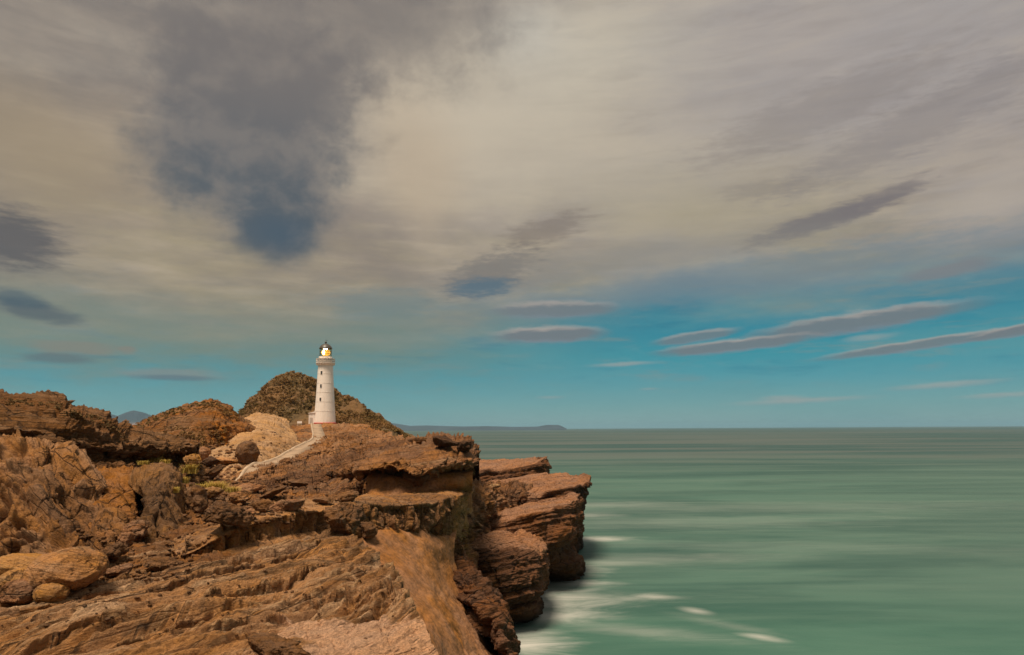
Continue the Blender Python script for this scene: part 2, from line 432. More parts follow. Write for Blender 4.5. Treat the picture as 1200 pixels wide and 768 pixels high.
# ------------------------------------------------------------------ materials
def new_mat(name):
    m = bpy.data.materials.new(name); m.use_nodes = True
    N.tree = m.node_tree
    return m, m.node_tree.nodes['Principled BSDF']
def rock_mat(name, A, B, D, E=None, s=1.0, nb=(0, 0, 1), bandf=3.0, band=0.35, dark=0.5, pale=0.25, bump=0.9, dirt=0.5, fd=(1, .3, .1), fk=2.0, bed=None, wet=False, joints=.9):
    """A, B the two rock tones; D the dark crust; E a pale or ochre stain; s = size of the pattern per metre; drawn out fk times along fd"""
    A, B, D = (tuple(c * k for c, k in zip(x, (1.04, .96, .73))) for x in (A, B, D)); E = E and tuple(c * k for c, k in zip(E, (1.04, .98, .80)))
    m, p = new_mat(name)
    pos = N(node('ShaderNodeNewGeometry').outputs['Position'])
    u = unit(fd); dt = vdot(pos, tuple(u)); sc_ = node('ShaderNodeVectorMath', _operation='SCALE'); sc_.inputs[0].default_value = tuple(u * (1 / fk - 1)); N.put(sc_.inputs['Scale'], dt)
    ad = node('ShaderNodeVectorMath', _operation='ADD'); N.put(ad.inputs[0], pos); N.put(ad.inputs[1], N(sc_.outputs[0])); fp = N(ad.outputs[0])
    n0 = noise(fp, 0.16 * s, 4, 0.6); n1 = noise(fp, 0.9 * s, 6, 0.68, 0.3); n2 = noise(vmul(pos, (1, 1, 1), (31, 7, 13)), 2.2 * s, 9, 0.72) * .55 + noise(vmul(fp, (1, 1, 1), (1, 17, 3)), 3.2 * s, 7, 0.68) * .45
    n3 = noise(vmul(pos, (1, 1, 1), (3, 57, 23)), 11.0 * s, 6, 0.75); nw = noise(fp, 0.55 * s, 2, 0.5)
    c = mixc(smooth(n0 * 0.5 + n1 * 0.5, 0.42, 0.58), A, B)
    w = vdot(pos, tuple(unit(nb) * bandf)) + nw * 1.6
    b1 = N.tree.nodes.new('ShaderNodeTexNoise'); b1.noise_dimensions = '1D'; N.put(b1.inputs['W'], w); b1.inputs['Scale'].default_value = 1.0
    b1.inputs['Detail'].default_value = 5; b1.inputs['Roughness'].default_value = 0.7
    bn = N(b1.outputs[0])
    c = mixc(smooth(bn, 0.47, 0.60) * band, c, D)
    msk = smooth(noise(vmul(fp, (1, 1, 1), (71, 2, 5)), 0.6 * s, 5, 0.65), 0.46, 0.56)
    fr1 = N.m('FRACT', w * 0.8 + n2 * 0.12); fr2 = N.m('FRACT', w * 2.3 + nw * 1.1 + n2 * 0.25)
    if E: c = mixc(smooth(n1 * 0.5 + bn * 0.5, 0.50, 0.59) * pale, c, E)
    c = mixc(smooth(fr1, 0.14, 0.03) * msk * min(1, band * 1.5), c, D)
    c = mixc(smooth(fr2, 0.20, 0.05) * (1 - msk) * smooth(n0 * .5 + n2 * .5, .44, .54) * band, c, D)
    c = mixc(smooth(n2 * 0.6 + n0 * 0.4, 0.49, 0.56) * dark, c, D)
    c = mixc(smooth(n3 * .6 + n2 * .4, 0.50, 0.60) * dirt, c, D)
    vo = node('ShaderNodeTexVoronoi', _feature='DISTANCE_TO_EDGE'); va = node('ShaderNodeVectorMath', _operation='ADD')
    N.put(va.inputs[0], vmul(fp, (1, 1, 1))); N.put(va.inputs[1], combine(n1 * .5, n2 * .5, nw * .5)); N.put(vo.inputs['Vector'], N(va.outputs[0])); vo.inputs['Scale'].default_value = 1.5 * s
    joint = smooth(N(vo.outputs['Distance']), 0.045, 0.008) * smooth(n0 * .5 + nw * .5, .42, .56) * joints
    c = mixc(joint * .75, c, tuple(x * .6 for x in D))
    if bed:                                   # another bed of stone, and the paler block tops: own two tones
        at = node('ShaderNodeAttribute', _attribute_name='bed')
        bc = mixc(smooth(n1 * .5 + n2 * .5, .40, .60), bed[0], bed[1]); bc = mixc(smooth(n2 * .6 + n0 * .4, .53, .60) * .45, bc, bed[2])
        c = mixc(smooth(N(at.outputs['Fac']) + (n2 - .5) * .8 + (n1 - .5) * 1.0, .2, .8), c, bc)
    if wet:                                   # weed and wet stone in the tide band
        sz = node('ShaderNodeSeparateXYZ'); N.put(sz.inputs[0], pos)
        c = mixc(smooth(N(sz.outputs[2]) + (n1 - .5) * 2.0, 1.9, .7) * .8, c, (.022, .017, .010))
    hsv = node('ShaderNodeHueSaturation'); N.put(hsv.inputs['Color'], c)
    N.put(hsv.inputs['Value'], smooth(n3 * 0.5 + n2 * 0.5, 0.38, 0.62, 0.60, 1.5))
    N.put(hsv.inputs['Saturation'], smooth(n1, 0.3, 0.7, 1.12, 0.9))
    c = N(hsv.outputs[0])
    N.put(p.inputs['Base Color'], c)
    N.put(p.inputs['Roughness'], smooth(n2, 0.3, 0.7, 0.95, 0.75)); p.inputs['Specular IOR Level'].default_value = 0.2
    n4 = noise(vmul(fp, (1, 1, 1), (13, 5, 2)), 28 * s, 3, 0.6)
    hgt = n2 * 0.75 + bn * 0.25 + n3 * 0.42 + n4 * 0.12 - joint * .35 - smooth(fr1, .0, .9) * msk * (.45 * band + .02) - smooth(fr2, 0, .9) * (1 - msk) * (.16 * band)
    bm = node('ShaderNodeBump'); N.put(bm.inputs['Height'], hgt); bm.inputs['Strength'].default_value = bump; bm.inputs['Distance'].default_value = 0.5 / s
    N.put(p.inputs['Normal'], N(bm.outputs[0]))
    return m
def plain(name, c, rough=0.8, var=0.15, s=2.0, metal=0.0):
    m, p = new_mat(name)
    pos = N(node('ShaderNodeNewGeometry').outputs['Position'])
    n = noise(pos, s, 5, 0.6)
    N.put(p.inputs['Base Color'], mixc(smooth(n, 0.3, 0.7), tuple(x * (1 - var) for x in c), tuple(min(1, x * (1 + var)) for x in c)))
    p.inputs['Roughness'].default_value = rough; p.inputs['Metallic'].default_value = metal
    return m

NB_SLAB = unit((0.80, -0.46, 0.55))
NB_E = unit((0.60, -0.25, 0.75))
NB_K = unit((-0.16, 0.10, 1.0))
M_slab = rock_mat('striated_brown_rock', (.45, .25, .14), (.31, .17, .095), (.065, .038, .026), (.66, .42, .26), s=0.9, nb=(.88, -.47, .06), bandf=3.6, band=.75, dark=.38, dirt=.35, pale=.75, fd=(.5, .866, 0), fk=8, bed=((.60, .355, .215), (.47, .27, .155), (.22, .12, .07)))
M_pale = rock_mat('pale_sandstone', (.46, .24, .12), (.36, .18, .09), (.12, .06, .035), (.56, .34, .19), s=0.9, nb=(0.1, 0.05, 1), bandf=5, band=.35, dark=.3, pale=.5)
M_clay = rock_mat('ochre_clay', (.235, .118, .058), (.205, .098, .048), (.14, .07, .038), (.27, .145, .072), s=0.35, nb=unit((-.38, .05, .93)), bandf=1.4, band=.03, joints=.35, fk=1.1, dark=.2, pale=.15, bump=.25, dirt=.10, bed=((.30, .15, .075), (.22, .11, .055), (.07, .035, .022)))
M_wall = rock_mat('fluted_rock', (.46, .25, .13), (.34, .18, .09), (.07, .035, .022), (.55, .33, .18), s=0.8, nb=(0.02, 0.02, 1), bandf=1.5, band=.15, dark=.55, pale=.4, fd=(0, 0, 1), fk=5)
M_cape = rock_mat('reddish_brown_rock', (.36, .19, .105), (.26, .13, .075), (.065, .034, .024), (.50, .30, .17), s=0.45, nb=NB_K, bandf=2.2, band=.45, dark=.5, pale=.4)
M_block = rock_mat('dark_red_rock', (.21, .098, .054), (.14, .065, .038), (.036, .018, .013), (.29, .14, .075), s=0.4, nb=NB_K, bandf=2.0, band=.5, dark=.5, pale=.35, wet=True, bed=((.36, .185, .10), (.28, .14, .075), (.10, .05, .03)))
M_dark = rock_mat('dark_brown_rock', (.19, .095, .048), (.26, .135, .062), (.05, .028, .017), (.38, .20, .09), s=0.55, nb=(0.05, 0.1, 1), bandf=3.0, band=.6, dark=.45, pale=.35, fd=(1, .2, .05), fk=4)
M_out = rock_mat('rough_orange_rock', (.37, .195, .10), (.27, .14, .075), (.06, .033, .02), (.50, .27, .13), s=0.8, nb=NB_E, bandf=1.6, band=.30, dark=.55, pale=.45, fd=(.75, -.25, -.62), fk=3, bed=((.48, .205, .06), (.38, .155, .045), (.16, .08, .035)))
M_orange = rock_mat('orange_rock', (.37, .175, .068), (.30, .135, .052), (.08, .04, .02), (.46, .22, .08), s=0.7, nb=NB_E, bandf=2.0, band=.25, dark=.3, pale=.4)
M_butt = rock_mat('grey_brown_rock', (.27, .15, .08), (.20, .11, .06), (.05, .03, .02), (.40, .20, .09), s=0.8, nb=unit((.9, .1, .3)), bandf=2.5, band=.45, dark=.45, pale=.35, fd=(.2, 0, 1), fk=4)
M_hillor = rock_mat('orange_earth', (.36, .155, .055), (.27, .125, .05), (.08, .04, .02), (.50, .28, .12), s=0.22, nb=(0.1, 0.2, 1), bandf=0.8, band=.35, dark=.5, pale=.5)
M_cone = rock_mat('pale_earth', (.35, .22, .135), (.28, .17, .10), (.15, .09, .055), (.40, .265, .165), s=0.3, nb=(0.5, 0.2, 1), bandf=0.8, band=.2, dark=.25, pale=.4, bump=.35, dirt=.2)
M_mid = rock_mat('brown_earth', (.40, .20, .10), (.25, .12, .06), (.07, .038, .024), (.45, .27, .14), s=0.35, nb=(0.1, 0.05, 1), bandf=2, band=.4, dark=.45, pale=.45)

# ------------------------------------------------------------------ sea
def make_sea():
    m, p = new_mat('milky_green_water')
    pos = N(node('ShaderNodeNewGeometry').outputs['Position'])
    sx = node('ShaderNodeSeparateXYZ'); N.put(sx.inputs[0], pos); x, y = N(sx.outputs[0]), N(sx.outputs[1])
    dist = N.m('LOGARITHM', N.m('MAXIMUM', y, 5.0), 10.0)
    # long swells seen as bands, their size growing with distance
    ly = dist * 26.0
    u = x / N.m('MAXIMUM', y, 10.0)
    st = combine(u * 1.7, ly * 0.55, 0.0)
    n1 = noise(st, 1.0, 4, 0.55, 0.4); n2 = noise(vmul(st, (1.5, 3.2, 1), (4, 8, 0)), 1.0, 5, 0.6, 0.3)
    n3 = noise(vmul(pos, (0.010, 0.045, 1)), 1.0, 5, 0.6, 0.5)
    n4 = noise(vmul(pos, (0.06, 0.22, 1), (9, 3, 0)), 1.0, 6, 0.65, 0.6)
    deep = mixc(smooth(n1, 0.38, 0.62), (.028, .072, .060), (.056, .118, .094))
    c = mixc(smooth(n2, 0.38, 0.78) * 0.45, deep, (.088, .146, .117))
    c = mixc(smooth(n3 * 0.5 + n4 * 0.5, 0.42, 0.70) * 0.35, c, (.115, .170, .138))
    c = mixc(smooth(u, 0.25, 0.85) * 0.4, c, (.075, .12, .10))
    c = mixc(smooth(dist, 2.38, 2.8) * 0.8, c, mixc(smooth(n2 * .5 + n1 * .5, .42, .58), (.028, .062, .060), (.075, .085, .082)))
    c = mixc(smooth(dist, 1.98, 1.78) * 0.45, c, (.035, .12, .085))
    # foam washing round the feet of the blocks, smeared by a long exposure
    fn = noise(vmul(pos, (0.10, 0.30, 1), (2, 2, 0)), 1.0, 6, 0.7, 0.8)
    foam = None
    for (px, py, rx, ry, tl, k) in FOAM:
        q = Wz(px, py, 0.0); a = math.radians(tl)
        dx = x - float(q[0]); dy = y - float(q[1])
        uu = (dx * math.cos(a) + dy * math.sin(a)) / rx; vv = (dy * math.cos(a) - dx * math.sin(a)) / ry
        r = N.m('SQRT', uu * uu + vv * vv) + (fn - 0.5) * (2.0 if ry > 1.5 else 1.1)
        f = smooth(r, 1.35, -0.25) * k
        foam = f if foam is None else N.m('MAXIMUM', foam, f)
    c = mixc(foam * .85, c, (.50, .49, .46))
    N.put(p.inputs['Base Color'], c)
    p.inputs['Roughness'].default_value = 0.6; p.inputs['IOR'].default_value = 1.33
    p.inputs['Specular IOR Level'].default_value = 0.22
    bm = node('ShaderNodeBump'); N.put(bm.inputs['Height'], n4 + n3); bm.inputs['Strength'].default_value = 0.25; bm.inputs['Distance'].default_value = 1.2
    N.put(p.inputs['Normal'], N(bm.outputs[0]))
    xs = np.array([-32000, -8000, -2000, -500, -100, 0, 100, 500, 2000, 8000, 32000.]); ys = np.array([-300, 0, 60, 200, 600, 2000, 7000, 20000, 33000.])
    V = [(a, b, 0.0) for b in ys for a in xs]
    return tag(mesh_obj('sea', V, grid_faces(len(xs), len(ys))[:, ::-1].copy(), m), kind='structure')
# px, py, half length m, half width m, direction deg, strength
FOAM = [(650, 703, 9, 6, 12, .8), (640, 722, 8, 4, 5, .75), (700, 632, 7, 3.6, 0, .8), (690, 604, 10, 6, 0, .3), (632, 700, 7, 7, 10, .75), (668, 668, 6, 5, 20, .6), (612, 757, 4.5, 5, 80, 1.0), (660, 684, 7, 2.6, 0, .7), (605, 745, 5, 3, 20, .6),
        (768, 700, 3.4, 2.0, -6, .55), (815, 716, 2.0, 1.3, -45, .55), (893, 747, 2.5, 1.2, -32, .7), (850, 732, 7, 1.6, -42, .16), (735, 702, 8, 1.6, 5, .35),
        (760, 655, 26, 5, 4, .16), (790, 612, 50, 12, 3, .12), (900, 595, 90, 14, 2, .10), (720, 592, 24, 9, 0, .22), (860, 640, 60, 6, -8, .08), (750, 740, 12, 2.5, -20, .25), (710, 660, 10, 3, 0, .3)]
make_sea()

# ------------------------------------------------------------------ distant land
def far_range(name, prof, Y, depth, mat, nz):
    """a range of hills: ridge line with slopes on both sides"""
    px = np.array([a for a, b in prof], float); py = np.array([b for a, b in prof], float)
    xs = np.linspace(px[0], px[-1], 220); h = np.interp(xs, px, py)
    R = W(xs, h, np.full_like(xs, Y)); V = []; nv = 26
    for j in range(nv):
        t = j / (nv - 1) * 2 - 1
        q = R.copy(); q[:, 1] = Y + t * depth; q[:, 0] = R[:, 0] * q[:, 1] / Y
        hz = R[:, 2] * (1 - abs(t)) ** 0.85
        nn = fbm(q * np.array([1, 1, 0]) / nz, 5, 0.55) * R[:, 2] * 0.28 * (1 - abs(t)) * min(1, abs(t) * 3)
        q[:, 2] = np.maximum(hz + nn, -2)
        if j in (0, nv - 1): q[:, 2] = -2
        V.append(q)
    V = np.array(V).reshape(-1, 3)
    return tag(mesh_obj(name, V, grid_faces(220, nv), mat, loc=(R[110, 0], Y, 0)), kind='structure')
m, p = new_mat('far_hills'); pos = N(node('ShaderNodeNewGeometry').outputs['Position'])
sx = node('ShaderNodeSeparateXYZ'); N.put(sx.inputs[0], pos)
nn = noise(pos, 0.006, 5, 0.6)
cc = mixc(smooth(N(sx.outputs[2]) + nn * 90, 150, 85), (.020, .035, .055), (.26, .20, .19))
N.put(p.inputs['Base Color'], cc); p.inputs['Roughness'].default_value = 0.95; M_far = m
M_farc = plain('far_coast', (.025, .04, .06), 0.95, 0.3, 0.004)
far_range('distant_hills', [(40, 503), (85, 488), (105, 482), (118, 481), (128, 484), (138, 487), (148, 483), (157, 480.5), (168, 483), (180, 487), (200, 495), (260, 503)], 7000, 1500, M_far, 260)
far_range('distant_coast', [(430, 495), (447, 493.5), (458, 495.5), (470, 497.3), (480, 499), (500, 498.6), (520, 499.2), (545, 499.8), (570, 499.4), (600, 500.4), (630, 500), (640, 498.2), (655, 498), (659, 499.8), (664, 502.3)], 9000, 900, M_farc, 300)

# ------------------------------------------------------------------ castle hill and the ground round the lighthouse
RIDGE = [(262, 499), (272, 490), (283, 480), (290, 472), (300, 462), (318, 446), (333, 439), (345, 436.5), (357, 440), (378, 449), (400, 461), (420, 470), (440, 487), (460, 501), (476, 512), (492, 521)]
def ridge_y(px): return float(np.interp(px, [a for a, b in RIDGE], [b for a, b in RIDGE]))
def kY(px): return float(np.interp(px, [260, 345, 420, 460, 495], [232, 236, 226, 200, 165]))
m, p = new_mat('scrub_hillside'); pos = N(node('ShaderNodeNewGeometry').outputs['Position'])
a1 = noise(pos, 0.05, 5, 0.65); a2 = noise(pos, 0.22, 7, 0.7, 0.5); a3 = noise(pos, 1.1, 5, 0.7)
cc = mixc(smooth(a2, .4, .62), (.13, .068, .022), (.20, .10, .034))
cc = mixc(smooth(a1 * .5 + a2 * .5, .46, .58) * .6, cc, (.045, .040, .013))
cc = mixc(smooth(a3, .55, .7) * .6, cc, (.03, .025, .012))
cc = mixc(smooth(noise(vmul(pos, (1, 1, 1), (40, 3, 9)), 0.09, 6, .7, 1.2), .59, .64) * .45, cc, (.26, .14, .07))
N.put(p.inputs['Base Color'], cc); p.inputs['Roughness'].default_value = 1.0
bm = node('ShaderNodeBump'); N.put(bm.inputs['Height'], a2 + a3 * .5); bm.inputs['Strength'].default_value = .7; bm.inputs['Distance'].default_value = 1.5
N.put(p.inputs['Normal'], N(bm.outputs[0])); M_hill = m
loft('hill', [[(a, b + 22, kY(a) + 70) for a, b in RIDGE],
              [(a, b + 5, kY(a) + 14) for a, b in RIDGE],
              [(a, b, kY(a)) for a, b in RIDGE],
              [(a, b + (min(503, b + 45) - b) * .35, kY(a) - 9) for a, b in RIDGE],
              [(a, b + (max(504, b + 6) - b) * .7, kY(a) - 22) for a, b in RIDGE],
              [(a, max(506, b + 12), kY(a) - 42) for a, b in RIDGE]], 0.9,
     rock_disp((0.15, 0.1, 1), 0.35, 0.5, big=1.1, bigs=0.06, fine=.6, fines=.3, warp=3, crack=0.6, cracks=.09, fac=(7, .8)), M_hill, kind='structure')

d_far = rock_disp((0.12, 0.08, 1), 0.6, 0.5, big=0.9, bigs=0.08, fine=.35, fines=.6, warp=1.5, crack=0.5, cracks=.16, seed=2, fac=(5, .6))
loft('hillside', [[(110, 520, 175), (150, 508, 175), (200, 488, 175), (250, 478, 175), (285, 492, 175), (320, 496, 175)],
              [(110, 520, 135), (145, 511, 135), (163, 501, 135), (178, 490, 135), (200, 481, 134), (228, 474, 134), (248, 471, 134), (263, 474, 134), (274, 484, 136), (284, 491, 138), (325, 497, 150)],
              [(110, 530, 118), (150, 515, 120), (180, 505, 120), (210, 496, 119), (250, 490, 118), (275, 497, 124), (325, 505, 135)],
              [(110, 545, 98), (150, 535, 100), (200, 530, 100), (250, 525, 112), (290, 525, 122), (330, 520, 135)],
              [(110, 570, 74), (160, 566, 76), (210, 563, 80), (260, 560, 92), (300, 556, 100), (340, 550, 105)]], 0.8,
     d_far, M_hillor, kind='structure')
# dark crust along the crest
loft('crest_crust', [[(150, 508, 142), (175, 494, 142), (230, 478, 142), (262, 478, 142), (278, 492, 142)],
              [(150, 508, 134.5), (176, 491, 134.5), (200, 481.5, 133.5), (228, 474.5, 133.5), (248, 471.5, 133.5), (263, 474, 133.5), (275, 484, 135)],
              [(150, 511, 131), (176, 494, 131), (200, 486, 130.5), (228, 482, 130), (250, 483, 130), (264, 486, 131), (277, 490, 133)],
              [(151, 513, 134), (177, 496, 134), (202, 488, 133.5), (230, 485, 133), (252, 487, 133), (266, 490, 134), (278, 493, 136)]], 0.8,
     rock_disp((0.1, 0.1, 1), 0.8, 0.5, big=0.7, bigs=0.15, fine=.3, fines=.8, warp=1, crack=.3, cracks=.3, seed=6), M_dark,
     'dark crust of rock capping the orange hill left of the lighthouse', 'rock', bottom=18)
loft('pale_mound', [[(282, 500, 170), (300, 494, 168), (320, 495, 170), (338, 499, 172)],
              [(279, 493, 152), (292, 488, 149), (303, 486.5, 148), (318, 488, 150), (336, 493, 156)],
              [(260, 512, 134), (278, 507, 129), (300, 503, 127), (322, 505, 130), (346, 508, 142)],
              [(236, 532, 112), (262, 529, 106), (295, 526, 104), (322, 522, 110), (352, 520, 130)],
              [(212, 552, 96), (245, 552, 92), (285, 550, 90), (315, 544, 97), (355, 533, 114)],
              [(205, 570, 80), (245, 572, 78), (285, 572, 76), (315, 566, 82), (355, 556, 96)]], 0.8,
     rock_disp((0.5, 0.3, 1), 0.35, 0.28, big=0.8, bigs=0.1, fine=.3, fines=.5, warp=1.5, crack=0.2, cracks=.13, seed=4), M_cone, kind='structure')
loft('headland', [[(330, 503, 240), (345, 500, 240), (365, 498.5, 230), (400, 499, 230), (450, 507, 225), (500, 520, 210)],
              [(330, 503, 192), (345, 499, 192), (362, 497.6, 190), (395, 497.6, 190), (425, 499.5, 190), (450, 507, 185), (500, 521, 160)],
              [(334, 508, 170), (346, 503, 182), (362, 499, 184), (396, 499, 184), (430, 504, 176), (460, 513, 160), (505, 525, 140)],
              [(336, 526, 140), (344, 518, 146), (350, 513, 152), (392, 511, 150), (430, 516, 135), (460, 522, 125), (510, 528, 112)],
              [(325, 548, 100), (338, 538, 106), (350, 530, 115), (395, 528, 122), (440, 531, 108), (480, 532, 100), (520, 533, 92)],
              [(320, 575, 80), (338, 562, 82), (355, 556, 84), (400, 550, 88), (440, 547, 84), (480, 545, 80), (525, 545, 76)]], 0.9,
     rock_disp((0.12, 0.08, 1), 0.7, 0.45, big=0.5, bigs=0.08, fine=.12, fines=.6, warp=1.0, crack=0.3, cracks=.16, seed=8, step=.5, fac=(4, .9), fd=(1, .1, .12), fk=2), M_mid, kind='structure')
# the ledge that carries the path
loft('path_ledge', [[(250, 556, 98), (290, 546, 102), (320, 537, 115), (350, 524, 135), (378, 512, 158), (400, 508, 165)],
              [(250, 566, 80), (290, 555.5, 82), (320, 546, 90), (350, 535, 98), (376, 526, 106), (400, 528, 108)],
              [(250, 573, 76), (290, 561, 79), (320, 553, 87), (350, 543, 95), (376, 534, 103), (402, 534, 106)],
              [(250, 584, 66), (290, 579, 67), (330, 569, 72), (370, 558, 80), (405, 552, 86)],
              [(250, 604, 54), (300, 602, 52), (350, 590, 58), (400, 578, 68), (430, 570, 74)]], 0.8,
     rock_disp((-0.12, 0.08, 1), 1.1, 0.55, big=0.5, bigs=0.15, fine=.2, fines=1.0, warp=.8, crack=0.3, cracks=.25, seed=11, fd=(1, .1, .12), fk=2, step=.3, fac=(2.6, .9)), M_cape,
     'dark layered rock ledge carrying the pale path below the lighthouse', 'rock')
# slanting rock spur right of the path
loft('rock_spur', [[(382, 520, 135), (402, 509, 132), (425, 506, 132), (445, 510, 132)],
              [(385, 527, 118), (402, 513, 114), (424, 509, 113), (440, 518, 116)],
              [(392, 535, 108), (408, 525, 104), (425, 522, 103), (438, 532, 108)],
              [(398, 549, 96), (412, 545, 93), (426, 545, 92), (440, 546, 96)]], 0.7,
     rock_disp((0.8, 0.1, 0.5), 0.8, 0.5, big=0.5, bigs=0.2, fine=.2, fines=1.0, warp=.8, crack=0.3, cracks=.3, seed=13, fac=(3, 1.)), M_mid,
     'slanting brown rock spur below and right of the lighthouse', 'rock')

# ------------------------------------------------------------------ cape with the ochre alcove
d_cape = rock_disp(NB_K, 1.3, 0.45, big=0.5, bigs=0.14, fine=.2, fines=1.4, warp=.5, crack=0.3, cracks=.4, seed=17, fd=(1, .1, .12), fk=2.4, step=.45, fac=(2.2, .9))
def d_alc(P, n):
    r = d_cape(P, n)
    k = np.clip((16.0 - P[:, 2]) / 0.9, 0, 1)[:, None]     # the soft ochre bed under the lip is smooth
    return r * (1 - 0.82 * k)
loft('cape', [[(366, 520, 140), (400, 511, 120), (430, 509, 110), (460, 512, 108), (490, 513, 104), (520, 513, 100), (545, 517, 95), (560, 526, 90)],
              [(366, 536, 118), (400, 531, 96), (430, 530, 86), (460, 526, 84), (490, 522, 82), (508, 516, 80), (528, 514, 78), (546, 520, 76), (559, 534, 76)],
              [(370, 554, 92), (402, 550, 74), (430, 546, 63), (460, 538, 62), (490, 536, 61), (520, 534, 61), (545, 535, 62), (558, 542, 64)],
              [(371, 560, 88), (402, 555, 71), (430, 552, 60), (462, 547, 59.5), (486, 563, 58), (500, 562, 58.5), (518, 552, 60), (545, 547, 61), (557, 552, 63)],
              [(372, 563, 87), (402, 559, 72), (430, 555, 64), (462, 552, 65), (486, 564, 63), (500, 562, 63), (520, 554, 64), (545, 551, 64), (555, 558, 65)],
              [(374, 572, 78), (402, 568, 68), (430, 566, 63), (480, 570, 63), (520, 566, 63), (552, 566, 64)],
              [(376, 588, 68), (402, 586, 66), (430, 584, 66), (480, 582, 67), (520, 579, 68), (552, 576, 69)]], 0.7,
     d_alc, M_cape, kind='structure', bottom=12.8)
# smooth ochre back wall of the alcove
loft('clay_bank', [[(422, 550, 80), (432, 548, 69), (480, 544, 68), (520, 544, 68), (554, 546, 68)],
              [(420, 557, 76), (432, 555, 64), (480, 553, 62.5), (520, 552, 62.5), (554, 553, 63)],
              [(419, 570, 74), (432, 568, 62), (480, 570, 60.5), (520, 568, 61), (553, 567, 62)],
              [(418, 588, 72), (432, 584, 60), (480, 583, 60), (520, 580, 62), (553, 577, 65)]], 0.8,
     rock_disp((0.3, .3, 1), 1.0, 0.10, big=0.35, bigs=0.3, fine=.05, fines=1.5, warp=.5, crack=0, seed=19), M_clay, kind='structure', bottom=12.6)

# ------------------------------------------------------------------ fluted wall
def d_wall(P, n):
    ledge = np.clip((n[:, 2] - 0.55) * 4, 0, 1)
    w = P + 0.25 * np.stack([fbm(P * .8, 2, seed=1), fbm(P * .8, 2, seed=5), fbm(P * .8, 2, seed=8)], -1)
    fl = ridged(w * np.array([1.1, 1.1, 0.14]), 2, 2.0) * 0.55 + ridged(w * np.array([2.8, 2.8, 0.35]), 3, 7.0) * 0.32
    fl = fl + .45 * facet(P, .9, (0, 0, 1), 3.0, .6, 3)
    d = (fl - 0.62) * (1 - ledge) + 0.10 * fbm(P * 1.6, 4, .6) + 0.25 * fbm(P * 0.3, 2)
    c = perlin(P * np.array([.7, .7, .08]) + 3); d = d - 0.5 * np.exp(-(c / .06) ** 2) * (1 - ledge)
    r = n * d[:, None]
    r[:, 2] += 0.16 * layers(P[:, 2] * 2.2 + 0.6 * fbm(P * .3, 2), 3) * ledge - .05
    return r
loft('rock_wall', [[(205, 634, 35), (225, 622, 37), (290, 596, 42), (350, 584, 48), (400, 582, 52), (430, 579, 57), (480, 576, 60), (530, 573, 64), (558, 570, 78)],
              [(205, 650, 30.4), (228, 638, 30.9), (262, 621, 31.6), (300, 609, 33), (350, 598, 36.6), (385, 594, 40), (430, 588, 48), (480, 587, 51), (530, 582, 56), (554, 578, 67)],
              [(205, 655, 30.2), (230, 644, 30.6), (265, 629, 31.3), (302, 618, 32.7), (350, 606, 36.3), (385, 603, 39.6), (430, 598, 47), (480, 597, 50.2), (530, 593, 55), (553, 588, 67)],
              [(205, 664, 29.8), (232, 657, 30.2), (268, 648, 31), (305, 638, 32.4), (350, 624, 36), (385, 622, 39.2), (430, 628, 46), (480, 630, 50), (525, 632, 55.4), (550, 624, 68)],
              [(205, 690, 27), (236, 685, 27), (272, 678, 28), (308, 670, 29), (350, 655, 33), (385, 655, 36), (430, 650, 51), (480, 655, 56), (525, 650, 62), (546, 638, 76)]], 0.7,
     d_wall, M_wall, 'long low fluted rock wall between the foreground slab and the ochre alcove', 'rock', bottom=9.0)

# ------------------------------------------------------------------ ground among the boulders
loft('ground', [[(60, 545, 66), (130, 545, 66), (200, 548, 68), (260, 558, 72), (340, 580, 66), (400, 585, 60)],
              [(60, 575, 50), (130, 575, 50), (200, 575, 51), (260, 588, 52), (340, 596, 50), (400, 594, 50)],
              [(60, 630, 36), (130, 625, 36), (200, 622, 37), (250, 616, 39), (340, 606, 43), (400, 604, 46)],
              [(60, 665, 30), (130, 662, 30), (200, 655, 31), (250, 645, 32), (340, 624, 38), (400, 620, 42)],
              [(60, 700, 24), (130, 695, 24.5), (200, 688, 26), (250, 675, 27), (340, 650, 33), (400, 645, 37)]], 0.8,
     rock_disp((0.1, 0.2, 1), 1.2, 0.22, big=0.4, bigs=0.25, fine=.12, fines=1.8, warp=.7, crack=0.15, cracks=.5, seed=23, fac=(1.2, .35)), M_mid, kind='structure')

